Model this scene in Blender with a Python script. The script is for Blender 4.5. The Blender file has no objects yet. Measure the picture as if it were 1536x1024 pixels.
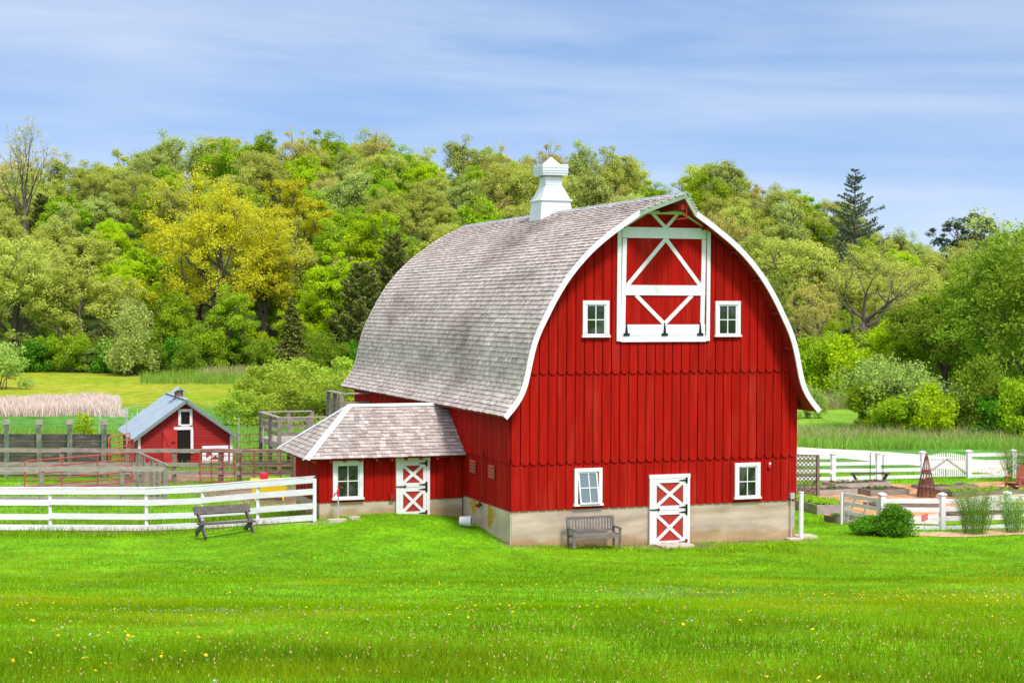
import bpy, math, random
import numpy as np
from mathutils import Vector, Matrix

SC = bpy.context.scene
COL = SC.collection
R = math.radians
random.seed(7)
RNG = np.random.default_rng(11)

# ------------------------------------------------------------------ camera
CAM = np.array([-16.517, -47.01, 7.079])
FOC, YAW, PIT, ROL = 2514.65, R(-19.39), R(-1.119), R(0.117)
fw = np.array([-math.sin(YAW)*math.cos(PIT), math.cos(YAW)*math.cos(PIT), math.sin(PIT)])
rt = np.array([math.cos(YAW), math.sin(YAW), 0.0])
up = np.cross(rt, fw)
rt2 = math.cos(ROL)*rt + math.sin(ROL)*up
up2 = -math.sin(ROL)*rt + math.cos(ROL)*up
cd = bpy.data.cameras.new('camera')
cam = bpy.data.objects.new('camera', cd)
COL.objects.link(cam)
M = Matrix.Identity(4)
for i in range(3):
    M[i][0], M[i][1], M[i][2], M[i][3] = rt2[i], up2[i], -fw[i], CAM[i]
cam.matrix_world = M
cd.sensor_fit = 'HORIZONTAL'
cd.sensor_width = 36.0
cd.lens = 36.0*FOC/1536.0
cd.clip_start = 0.5
cd.clip_end = 6000
SC.camera = cam

# ------------------------------------------------------------------ sky, sun, exposure
SUN_DIR = Vector((0.10, -0.58, 0.81)).normalized()      # towards the sun
W = bpy.data.worlds.new('World')
SC.world = W
W.use_nodes = True
nt = W.node_tree
nt.nodes.clear()


def wn(t, **kw):
    n = nt.nodes.new(t)
    for k, v in kw.items():
        setattr(n, k, v)
    return n


w_out = wn('ShaderNodeOutputWorld')
w_bg = wn('ShaderNodeBackground')
w_bg.inputs['Strength'].default_value = 0.15
sky = wn('ShaderNodeTexSky')
sky.sky_type = 'NISHITA'
sky.sun_disc = False
sky.sun_elevation = math.asin(SUN_DIR.z)
sky.sun_rotation = math.atan2(SUN_DIR.x, SUN_DIR.y)
sky.air_density = 1.0
sky.dust_density = 0.6
sky.ozone_density = 0.7
tc = wn('ShaderNodeTexCoord')
# lift the sampled direction a little: the horizon band in the photograph is clear blue
lift = wn('ShaderNodeVectorMath', operation='ADD')
lift.inputs[1].default_value = (0, 0, 0.27)
nrm = wn('ShaderNodeVectorMath', operation='NORMALIZE')
nt.links.new(tc.outputs['Generated'], lift.inputs[0])
nt.links.new(lift.outputs[0], nrm.inputs[0])
nt.links.new(nrm.outputs[0], sky.inputs['Vector'])
# thin cirrus: streaks stretched along one direction
wrot = wn('ShaderNodeMapping')
wrot.inputs['Rotation'].default_value = (R(2), R(-3.0), R(19.4))
wsc = wn('ShaderNodeMapping')
wsc.inputs['Scale'].default_value = (1.7, 1.3, 15.0)
nt.links.new(tc.outputs['Generated'], wrot.inputs['Vector'])
nt.links.new(wrot.outputs[0], wsc.inputs['Vector'])
n1 = wn('ShaderNodeTexNoise')
n1.inputs['Scale'].default_value = 1.5
n1.inputs['Detail'].default_value = 7
n1.inputs['Roughness'].default_value = 0.58
n1.inputs['Distortion'].default_value = 0.3
nt.links.new(wsc.outputs[0], n1.inputs['Vector'])
n2 = wn('ShaderNodeTexNoise')
n2.inputs['Scale'].default_value = 0.55
n2.inputs['Detail'].default_value = 4
nt.links.new(wsc.outputs[0], n2.inputs['Vector'])
mul = wn('ShaderNodeMath', operation='MULTIPLY_ADD')
mul.inputs[1].default_value = 0.6
nt.links.new(n1.outputs['Fac'], mul.inputs[0])
mm = wn('ShaderNodeMath', operation='MULTIPLY')
mm.inputs[1].default_value = 0.5
nt.links.new(n2.outputs['Fac'], mm.inputs[0])
nt.links.new(mm.outputs[0], mul.inputs[2])
cr = wn('ShaderNodeValToRGB')
cr.color_ramp.elements[0].position = 0.42
cr.color_ramp.elements[0].color = (0, 0, 0, 1)
cr.color_ramp.elements[1].position = 0.78
cr.color_ramp.elements[1].color = (0.62, 0.62, 0.62, 1)
nt.links.new(mul.outputs[0], cr.inputs['Fac'])
mixw = wn('ShaderNodeMix', data_type='RGBA')
mixw.inputs['B'].default_value = (4.7, 4.8, 5.0, 1)
nt.links.new(cr.outputs['Color'], mixw.inputs['Factor'])
nt.links.new(sky.outputs['Color'], mixw.inputs['A'])
# brighter band added to the unseen upper sky as fill light
sepz = wn('ShaderNodeSeparateXYZ')
nt.links.new(tc.outputs['Generated'], sepz.inputs[0])
mrz = wn('ShaderNodeMapRange', interpolation_type='SMOOTHSTEP')
mrz.inputs['From Min'].default_value = 0.24
mrz.inputs['From Max'].default_value = 0.62
mrz.inputs['To Max'].default_value = 0.8
nt.links.new(sepz.outputs['Z'], mrz.inputs['Value'])
mixh = wn('ShaderNodeMix', data_type='RGBA')
mixh.inputs['B'].default_value = (6.2, 6.15, 6.3, 1)
nt.links.new(mrz.outputs[0], mixh.inputs['Factor'])
nt.links.new(mixw.outputs['Result'], mixh.inputs['A'])
nt.links.new(mixh.outputs['Result'], w_bg.inputs['Color'])
nt.links.new(w_bg.outputs[0], w_out.inputs['Surface'])

sl = bpy.data.lights.new('sun', 'SUN')
sl.energy = 2.4
sl.angle = R(11)
sl.color = (1.0, 0.95, 0.87)
so = bpy.data.objects.new('sun', sl)
COL.objects.link(so)
so.rotation_euler = SUN_DIR.to_track_quat('Z', 'Y').to_euler()
so.location = (0, -30, 60)

SC.view_settings.view_transform = 'Standard'
SC.view_settings.look = 'None'
SC.view_settings.exposure = 0.6
SC.view_settings.gamma = 1.0
SC.render.engine = 'CYCLES'
SC.cycles.max_bounces = 6
SC.cycles.diffuse_bounces = 3
SC.cycles.transparent_max_bounces = 8
SC.cycles.use_denoising = True


# ------------------------------------------------------------------ helpers: materials
def mat(name, c, rough=0.8, island=0.0, noise=0.0, nscale=(4, 4, 4), dark=None, bump=0.0, bscale=40,
        spec=0.3, trans=0.0, objvar=0.0, hue=0.0, c2=None, stain=None, splash=None):
    """procedural material. island = brightness spread per mesh island, noise = brightness spread by 3-D noise,
    c2 = second colour mixed in per island, stain = (colour, scale, threshold lo, hi)"""
    m = bpy.data.materials.new(name)
    m.use_nodes = True
    t = m.node_tree
    N, L = t.nodes, t.links
    b = N['Principled BSDF']
    b.inputs['Roughness'].default_value = rough
    b.inputs['Specular IOR Level'].default_value = spec
    rgb = N.new('ShaderNodeRGB')
    rgb.outputs[0].default_value = (*c, 1)
    col = rgb.outputs[0]
    geo = N.new('ShaderNodeNewGeometry')
    tcn = N.new('ShaderNodeTexCoord')
    oi = N.new('ShaderNodeObjectInfo')
    if c2 is not None:
        mx = N.new('ShaderNodeMix')
        mx.data_type = 'RGBA'
        mx.inputs['B'].default_value = (*c2, 1)
        L.new(geo.outputs['Random Per Island'], mx.inputs['Factor'])
        L.new(col, mx.inputs['A'])
        col = mx.outputs['Result']
    if stain is not None:
        sc, scl, lo, hi = stain
        nz = N.new('ShaderNodeTexNoise')
        nz.inputs['Detail'].default_value = 6
        mp = N.new('ShaderNodeMapping')
        mp.inputs['Scale'].default_value = scl if isinstance(scl, tuple) else (scl,)*3
        L.new(tcn.outputs['Object'], mp.inputs[0])
        L.new(mp.outputs[0], nz.inputs['Vector'])
        nz.inputs['Scale'].default_value = 1
        mr = N.new('ShaderNodeMapRange')
        mr.inputs['From Min'].default_value = lo
        mr.inputs['From Max'].default_value = hi
        L.new(nz.outputs['Fac'], mr.inputs['Value'])
        mx = N.new('ShaderNodeMix')
        mx.data_type = 'RGBA'
        mx.inputs['B'].default_value = (*sc, 1)
        L.new(mr.outputs[0], mx.inputs['Factor'])
        L.new(col, mx.inputs['A'])
        col = mx.outputs['Result']
    if splash is not None:      # soil splashed up the foot of a wall, with a ragged upper edge
        sc, zt, rag = splash
        sp = N.new('ShaderNodeSeparateXYZ')
        L.new(tcn.outputs['Object'], sp.inputs[0])
        nz = N.new('ShaderNodeTexNoise')
        nz.inputs['Scale'].default_value = 1.7
        nz.inputs['Detail'].default_value = 6
        L.new(tcn.outputs['Object'], nz.inputs['Vector'])
        ma = N.new('ShaderNodeMath')
        ma.operation = 'MULTIPLY_ADD'
        ma.inputs[1].default_value = -rag
        L.new(nz.outputs['Fac'], ma.inputs[0])
        L.new(sp.outputs['Z'], ma.inputs[2])
        mr = N.new('ShaderNodeMapRange')
        mr.inputs['From Min'].default_value = zt-rag*0.5+0.06
        mr.inputs['From Max'].default_value = zt-rag*0.5-0.14
        mr.inputs['To Max'].default_value = 0.75
        L.new(ma.outputs[0], mr.inputs['Value'])
        mx = N.new('ShaderNodeMix')
        mx.data_type = 'RGBA'
        mx.inputs['B'].default_value = (*sc, 1)
        L.new(mr.outputs[0], mx.inputs['Factor'])
        L.new(col, mx.inputs['A'])
        col = mx.outputs['Result']
    val = None

    def addvar(sock, amt):
        nonlocal val
        mr = N.new('ShaderNodeMapRange')
        mr.inputs['To Min'].default_value = 1-amt
        mr.inputs['To Max'].default_value = 1+amt
        L.new(sock, mr.inputs['Value'])
        if val is None:
            val = mr.outputs[0]
        else:
            q = N.new('ShaderNodeMath')
            q.operation = 'MULTIPLY'
            L.new(val, q.inputs[0])
            L.new(mr.outputs[0], q.inputs[1])
            val = q.outputs[0]
    if island:
        if c2 is not None:      # decorrelate from the colour mix
            q = N.new('ShaderNodeMath')
            q.operation = 'MULTIPLY'
            q.inputs[1].default_value = 7.13
            L.new(geo.outputs['Random Per Island'], q.inputs[0])
            q2 = N.new('ShaderNodeMath')
            q2.operation = 'FRACT'
            L.new(q.outputs[0], q2.inputs[0])
            addvar(q2.outputs[0], island)
        else:
            addvar(geo.outputs['Random Per Island'], island)
    if objvar:
        addvar(oi.outputs['Random'], objvar)
    if noise:
        nz = N.new('ShaderNodeTexNoise')
        nz.inputs['Detail'].default_value = 5
        nz.inputs['Scale'].default_value = 1
        mp = N.new('ShaderNodeMapping')
        mp.inputs['Scale'].default_value = nscale
        L.new(tcn.outputs['Object'], mp.inputs[0])
        L.new(mp.outputs[0], nz.inputs['Vector'])
        mr0 = N.new('ShaderNodeMapRange')
        mr0.inputs['From Min'].default_value = 0.3
        mr0.inputs['From Max'].default_value = 0.7
        L.new(nz.outputs['Fac'], mr0.inputs['Value'])
        addvar(mr0.outputs[0], noise)
    if val is not None or hue:
        h = N.new('ShaderNodeHueSaturation')
        L.new(col, h.inputs['Color'])
        if val is not None:
            L.new(val, h.inputs['Value'])
        if hue:
            mr = N.new('ShaderNodeMapRange')
            mr.inputs['To Min'].default_value = 0.5-hue
            mr.inputs['To Max'].default_value = 0.5+hue
            L.new(oi.outputs['Random'], mr.inputs['Value'])
            L.new(mr.outputs[0], h.inputs['Hue'])
        col = h.outputs[0]
    L.new(col, b.inputs['Base Color'])
    if bump:
        nz = N.new('ShaderNodeTexNoise')
        nz.inputs['Scale'].default_value = bscale
        nz.inputs['Detail'].default_value = 4
        L.new(tcn.outputs['Object'], nz.inputs['Vector'])
        bp = N.new('ShaderNodeBump')
        bp.inputs['Strength'].default_value = bump
        bp.inputs['Distance'].default_value = 0.02
        L.new(nz.outputs['Fac'], bp.inputs['Height'])
        L.new(bp.outputs[0], b.inputs['Normal'])
    if trans:
        out = N['Material Output']
        tr = N.new('ShaderNodeBsdfTranslucent')
        L.new(col, tr.inputs['Color'])
        mxs = N.new('ShaderNodeMixShader')
        mxs.inputs[0].default_value = trans
        L.new(b.outputs[0], mxs.inputs[1])
        L.new(tr.outputs[0], mxs.inputs[2])
        L.new(mxs.outputs[0], out.inputs['Surface'])
    return m


def leafmat(name, c, c2, objvar=0.16, hue=0.008, trans=0.42, noise=0.0, nsc=0.3, stain=None):
    return mat(name, c, rough=0.8, island=0.2, c2=c2, objvar=objvar, hue=hue, spec=0.04, trans=trans, noise=noise, nscale=(nsc,)*3, stain=stain)


RED = mat('red_barn_paint', (0.37, 0.008, 0.005), 0.75, spec=0.06, island=0.09, noise=0.17, nscale=(9, 9, 0.7), bump=0.15, bscale=30,
          stain=((0.46, 0.03, 0.018), (2.6, 2.6, 0.35), 0.55, 0.8))
REDT = mat('red_trim_paint', (0.30, 0.014, 0.01), 0.65, noise=0.1)
REDP = mat('red_panel_paint', (0.40, 0.03, 0.022), 0.65, noise=0.14, nscale=(30, 4, 1.2))
WHITE = mat('white_paint', (0.82, 0.775, 0.85), 0.5, noise=0.05, nscale=(6, 6, 6), bump=0.05,
            stain=((0.62, 0.61, 0.58), (3, 3, 2), 0.62, 0.85))
WHITEF = mat('white_fence_paint', (0.83, 0.77, 0.86), 0.55, island=0.05, noise=0.08, nscale=(3, 3, 12), bump=0.08,
             stain=((0.45, 0.44, 0.38), (4, 4, 9), 0.66, 0.85))
METALW = mat('white_sheet_metal', (0.68, 0.70, 0.76), 0.4, noise=0.05, nscale=(2, 2, 5), spec=0.5)
SHINGLE = mat('weathered_shingle', (0.445, 0.372, 0.35), 0.9, spec=0.08, island=0.2, c2=(0.55, 0.475, 0.455), noise=0.14, nscale=(0.35, 0.35, 0.5),
              stain=((0.23, 0.18, 0.15), (0.45, 0.28, 0.7), 0.50, 0.80), bump=0.3, bscale=25)  # same shingle as the annex, coloured lighter to make up for weaker light
SHINGLE2 = mat('weathered_shingle_annex', (0.36, 0.30, 0.28), 0.9, spec=0.1, island=0.24, c2=(0.46, 0.40, 0.385), noise=0.12, nscale=(0.8, 0.8, 0.8),
               bump=0.3, bscale=25)
CONC = mat('old_concrete', (0.52, 0.405, 0.335), 0.9, noise=0.22, nscale=(0.8, 0.8, 3.0), bump=0.4, bscale=14,
           stain=((0.40, 0.29, 0.21), (0.6, 0.6, 2.6), 0.5, 0.72), splash=((0.40, 0.24, 0.12), 0.42, 0.75))
CONCL = mat('old_concrete_lichen', (0.52, 0.42, 0.33), 0.9, noise=0.2, nscale=(0.9, 0.9, 2.2), bump=0.4, bscale=14,
            stain=((0.45, 0.27, 0.03), (1.3, 1.3, 1.1), 0.52, 0.62))
SLAB = mat('pale_concrete', (0.55, 0.47, 0.40), 0.9, noise=0.15, bump=0.3)
GLASS = mat('dark_window_glass', (0.014, 0.02, 0.015), 0.05, spec=0.6, stain=((0.075, 0.085, 0.075), (2.3, 2.3, 1.6), 0.48, 0.62))  # lighter blotches painted in to stand for varied reflections
GLASSP = mat('glass_painted_sky_reflection', (0.16, 0.2, 0.24), 0.05, spec=0.9)  # pale blue base colour stands in for the reflected sky
BLACK = mat('black_iron', (0.015, 0.015, 0.016), 0.5)
DARK = mat('dark_interior', (0.012, 0.009, 0.007), 0.9)
GREYW = mat('grey_weathered_wood', (0.25, 0.215, 0.19), 0.85, island=0.2, noise=0.25, nscale=(3, 3, 9), bump=0.4, bscale=30)
GREYL = mat('light_weathered_wood', (0.36, 0.315, 0.285), 0.85, island=0.15, noise=0.2, nscale=(3, 3, 9), bump=0.3, bscale=30)
BROWNW = mat('brown_weathered_wood', (0.20, 0.155, 0.12), 0.85, island=0.2, noise=0.25, nscale=(3, 3, 9), bump=0.4, bscale=30)
BENCHW = mat('bench_wood', (0.175, 0.155, 0.15), 0.8, island=0.2, noise=0.25, nscale=(6, 6, 12), bump=0.3)
DARKW = mat('dark_plank_wood', (0.085, 0.07, 0.065), 0.85, island=0.35, noise=0.3, nscale=(1.5, 1.5, 9), bump=0.4,
            stain=((0.2, 0.18, 0.16), (2, 2, 6), 0.55, 0.75))
GREENW = mat('mossy_post_wood', (0.12, 0.16, 0.11), 0.9, noise=0.3, nscale=(4, 4, 3), stain=((0.25, 0.23, 0.2), (6, 6, 3), 0.5, 0.65))
REDPIPE = mat('red_gate_pipe', (0.42, 0.075, 0.055), 0.5, noise=0.2, nscale=(4, 4, 4))
ORPIPE = mat('orange_gate_pipe', (0.60, 0.13, 0.05), 0.5, noise=0.15)
RUST = mat('rusty_panel', (0.26, 0.11, 0.075), 0.8, noise=0.3, nscale=(5, 5, 5))
WIRE = mat('wire_mesh_metal', (0.22, 0.21, 0.2), 0.6)
GALV = mat('galvanised_metal', (0.42, 0.46, 0.49), 0.42, spec=0.5, noise=0.08)
ROOFM = mat('grey_standing_seam', (0.36, 0.43, 0.51), 0.4, noise=0.07, nscale=(2, 1, 2), spec=0.5)
ROOFT = mat('grey_roof_trim', (0.20, 0.26, 0.27), 0.45)
SHEDRED = mat('shed_red_paint', (0.33, 0.012, 0.012), 0.65, island=0.09, noise=0.12, nscale=(2, 2, 12))
YELLOW = mat('yellow_plastic', (0.80, 0.56, 0.01), 0.45, noise=0.07)
REDPL = mat('red_plastic', (0.62, 0.02, 0.05), 0.4)
WICKER = mat('red_brown_wicker', (0.20, 0.075, 0.055), 0.85, island=0.3)
ADIR = mat('red_brown_chair_paint', (0.36, 0.10, 0.065), 0.6, noise=0.1)
SOIL = mat('garden_soil', (0.10, 0.062, 0.045), 0.95, noise=0.3, nscale=(3, 3, 3), bump=0.8, bscale=12)
BARK = mat('tree_bark', (0.115, 0.09, 0.075), 0.9, noise=0.3, nscale=(3, 3, 1), objvar=0.2)
BARKL = mat('pale_bark', (0.125, 0.095, 0.08), 0.9, noise=0.3, nscale=(3, 3, 1))

# ------------------------------------------------------------------ helpers: meshes
UNIT = np.array([[-1, -1, -1], [1, -1, -1], [1, 1, -1], [-1, 1, -1], [-1, -1, 1], [1, -1, 1], [1, 1, 1], [-1, 1, 1]])*0.5
BOXF = [(0, 3, 2, 1), (4, 5, 6, 7), (0, 1, 5, 4), (1, 2, 6, 5), (2, 3, 7, 6), (3, 0, 4, 7)]


class MB:
    def __init__(s):
        s.v, s.f = [], []

    def add(s, verts, faces):
        n = len(s.v)
        s.v.extend([tuple(map(float, p)) for p in verts])
        s.f.extend([tuple(n+i for i in f) for f in faces])
        return s

    def box(s, x0, x1, y0, y1, z0, z1):
        c = np.array([(x0+x1)/2, (y0+y1)/2, (z0+z1)/2])
        d = np.array([x1-x0, y1-y0, z1-z0])
        return s.add(UNIT*d+c, BOXF)

    def beam(s, p, q, w, h, upv=(0, 0, 1)):
        """bar from p to q, w across, h along upv"""
        p, q = np.array(p, float), np.array(q, float)
        d = q-p
        L = np.linalg.norm(d)
        d = d/L
        u = np.array(upv, float)
        side = np.cross(d, u)
        if np.linalg.norm(side) < 1e-5:
            side = np.cross(d, np.array([1.0, 0, 0]))
        side /= np.linalg.norm(side)
        u = np.cross(side, d)
        B = UNIT*np.array([L, w, h])
        P = (p+q)/2+B[:, :1]*d+B[:, 1:2]*side+B[:, 2:]*u
        # orientation of this frame is (d, side, u): right handed is d x side = -u, so flip
        return s.add(P, [tuple(reversed(f)) for f in BOXF])

    def tube(s, pts, rad, n=6, cap=True):
        pts = np.array(pts, float)
        k = len(pts)
        rad = np.full(k, rad) if np.isscalar(rad) else np.array(rad)
        base = len(s.v)
        a = np.arange(n)*2*np.pi/n
        prev = None
        for i in range(k):
            d = pts[min(i+1, k-1)]-pts[max(i-1, 0)]
            d = d/(np.linalg.norm(d)+1e-9)
            ref = prev if prev is not None else (np.array([1.0, 0, 0]) if abs(d[0]) < 0.8 else np.array([0, 1.0, 0]))
            x = ref-d*np.dot(ref, d)
            x /= (np.linalg.norm(x)+1e-9)
            prev = x
            y = np.cross(d, x)
            ring = pts[i]+rad[i]*(np.cos(a)[:, None]*x+np.sin(a)[:, None]*y)
            s.v.extend([tuple(map(float, p)) for p in ring])
        for i in range(k-1):
            for j in range(n):
                j2 = (j+1) % n
                s.f.append((base+i*n+j, base+i*n+j2, base+(i+1)*n+j2, base+(i+1)*n+j))
        if cap:
            s.f.append(tuple(base+j for j in reversed(range(n))))
            s.f.append(tuple(base+(k-1)*n+j for j in range(n)))
        return s

    def prism(s, poly, fn, t0, t1):
        """poly of 2-D points (counter clockwise as seen from the t0 side), fn(u, v, t) -> 3-D"""
        n = len(poly)
        v = [fn(u, w, t0) for u, w in poly]+[fn(u, w, t1) for u, w in poly]
        f = [tuple(range(n)), tuple(reversed(range(n, 2*n)))]
        for i in range(n):
            j = (i+1) % n
            f.append((i, n+i, n+j, j))
        return s.add(v, f)

    def build(s, name, m, parent=None, smooth=False, world=False):
        me = bpy.data.meshes.new(name)
        off = np.zeros(3)
        if parent is not None and world:
            r_ = parent
            while r_.parent is not None:
                r_ = r_.parent
            off = np.array(r_.location)
        V = np.array(s.v)-off
        me.from_pydata(V.tolist(), [], s.f)
        me.materials.append(m)
        if smooth:
            me.polygons.foreach_set('use_smooth', [True]*len(me.polygons))
        me.update()
        o = bpy.data.objects.new(name, me)
        COL.objects.link(o)
        if parent is not None:
            o.parent = parent
        return o


def fast_mesh(name, V, F, m, parent=None, colors=None):
    """V (n,3), F (k,3 or 4) numpy"""
    me = bpy.data.meshes.new(name)
    n, k, c = len(V), len(F), F.shape[1]
    me.vertices.add(n)
    me.vertices.foreach_set('co', np.ascontiguousarray(V, dtype=np.float32).ravel())
    me.loops.add(k*c)
    me.loops.foreach_set('vertex_index', np.ascontiguousarray(F, dtype=np.int32).ravel())
    me.polygons.add(k)
    me.polygons.foreach_set('loop_start', np.arange(0, k*c, c, dtype=np.int32))
    me.update(calc_edges=True)
    me.materials.append(m)
    if colors is not None:
        at = me.color_attributes.new('col', 'FLOAT_COLOR', 'POINT')
        at.data.foreach_set('color', np.ascontiguousarray(np.c_[colors, np.ones(n)], dtype=np.float32).ravel())
    o = bpy.data.objects.new(name, me)
    COL.objects.link(o)
    if parent is not None:
        o.parent = parent
    return o


def tag(o, label=None, cat=None, group=None, kind=None):
    if label:
        o['label'] = label
    if cat:
        o['category'] = cat
    if group:
        o['group'] = group
    if kind:
        o['kind'] = kind
    return o


def thing(name, label, cat, loc=(0, 0, 0), rz=0, group=None):
    o = bpy.data.objects.new(name, None)
    o.empty_display_size = 0.2
    COL.objects.link(o)
    o.location = loc
    o.rotation_euler = (0, 0, rz)
    return tag(o, label, cat, group)


def copy_tree(o, loc, rz=0, label=None, group=None, scale=None, parent=None):
    c = o.copy()
    COL.objects.link(c)
    if parent is not None:
        c.parent = parent
    else:
        c.location = loc
        c.rotation_euler = (0, 0, rz)
        if scale is not None:
            c.scale = scale
        if label:
            c['label'] = label
        if group:
            c['group'] = group
    for ch in list(o.children):
        copy_tree(ch, None, parent=c)
    return c


# ------------------------------------------------------------------ terrain
FH = np.array([0.33193, 0.94330])     # horizontal view direction
RH = np.array([0.94330, -0.33193])
HS = [-80, 0, 13, 19, 30, 40, 46, 50, 54, 400]
HZ = [7.0, 5.5, 4.17, 3.5, 1.9, 0.62, 0.08, -0.14, -0.2, -0.2]
PXK = [-600, 0, 250, 500, 740, 900, 1000, 1130, 1230, 1330, 1420, 1536, 2200]
HCK = [17, 20, 23, 26, 24.5, 23, 20, 18, 15, 9.5, 8, 9.5, 9]
S0K = [200, 195, 185, 190, 190, 185, 178, 165, 142, 135, 132, 130, 130]


def sl_of(x, y):
    dx, dy = x-CAM[0], y-CAM[1]
    return dx*FH[0]+dy*FH[1], dx*RH[0]+dy*RH[1]


def xy_of(s, l):
    return CAM[0]+s*FH[0]+l*RH[0], CAM[1]+s*FH[1]+l*RH[1]


def vnoise(x, y, sc, seed=0):
    """cheap smooth value noise, 0..1"""
    r_ = np.random.default_rng(seed).random((64, 64))
    u, v = np.asarray(x)/sc+100, np.asarray(y)/sc+100
    i, j = np.floor(u).astype(int), np.floor(v).astype(int)
    fu, fv = u-i, v-j
    fu, fv = fu*fu*(3-2*fu), fv*fv*(3-2*fv)
    g_ = lambda a, b: r_[a % 64, b % 64]
    return (g_(i, j)*(1-fu)+g_(i+1, j)*fu)*(1-fv)+(g_(i, j+1)*(1-fu)+g_(i+1, j+1)*fu)*fv


def fbm(x, y, sc, seed=0, o=4):
    t, a, w = 0, 1.0, 0
    for k in range(o):
        t = t+a*vnoise(x, y, sc/2**k, seed+k)
        w += a
        a *= 0.55
    return t/w


def hterr(x, y):
    x, y = np.asarray(x, float), np.asarray(y, float)
    s, l = sl_of(x, y)
    z = np.interp(s, HS, HZ)
    z = z+0.75*np.exp(-((x+2.8)**2+(y-5.2)**2)/22.0)
    z = z+0.22*(fbm(x, y, 9.0, 71, 2)-0.5)*np.clip((s-8)/6, 0, 1)*np.clip((46-s)/8, 0, 1)
    px = 768+2515*l/np.maximum(s, 20)
    hc, s0 = np.interp(px, PXK, HCK), np.interp(px, PXK, S0K)
    t = np.clip((s-s0)/(312-s0), 0, 1)
    z = z+hc*(t*t*(3-2*t))**0.85
    z = z-np.clip((s-330)/500, 0, 1)*0.4*hc
    return z


def gz(x, y):
    return float(hterr(x, y))


LAWN = np.array([0.13, 0.34, 0.004])


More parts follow.
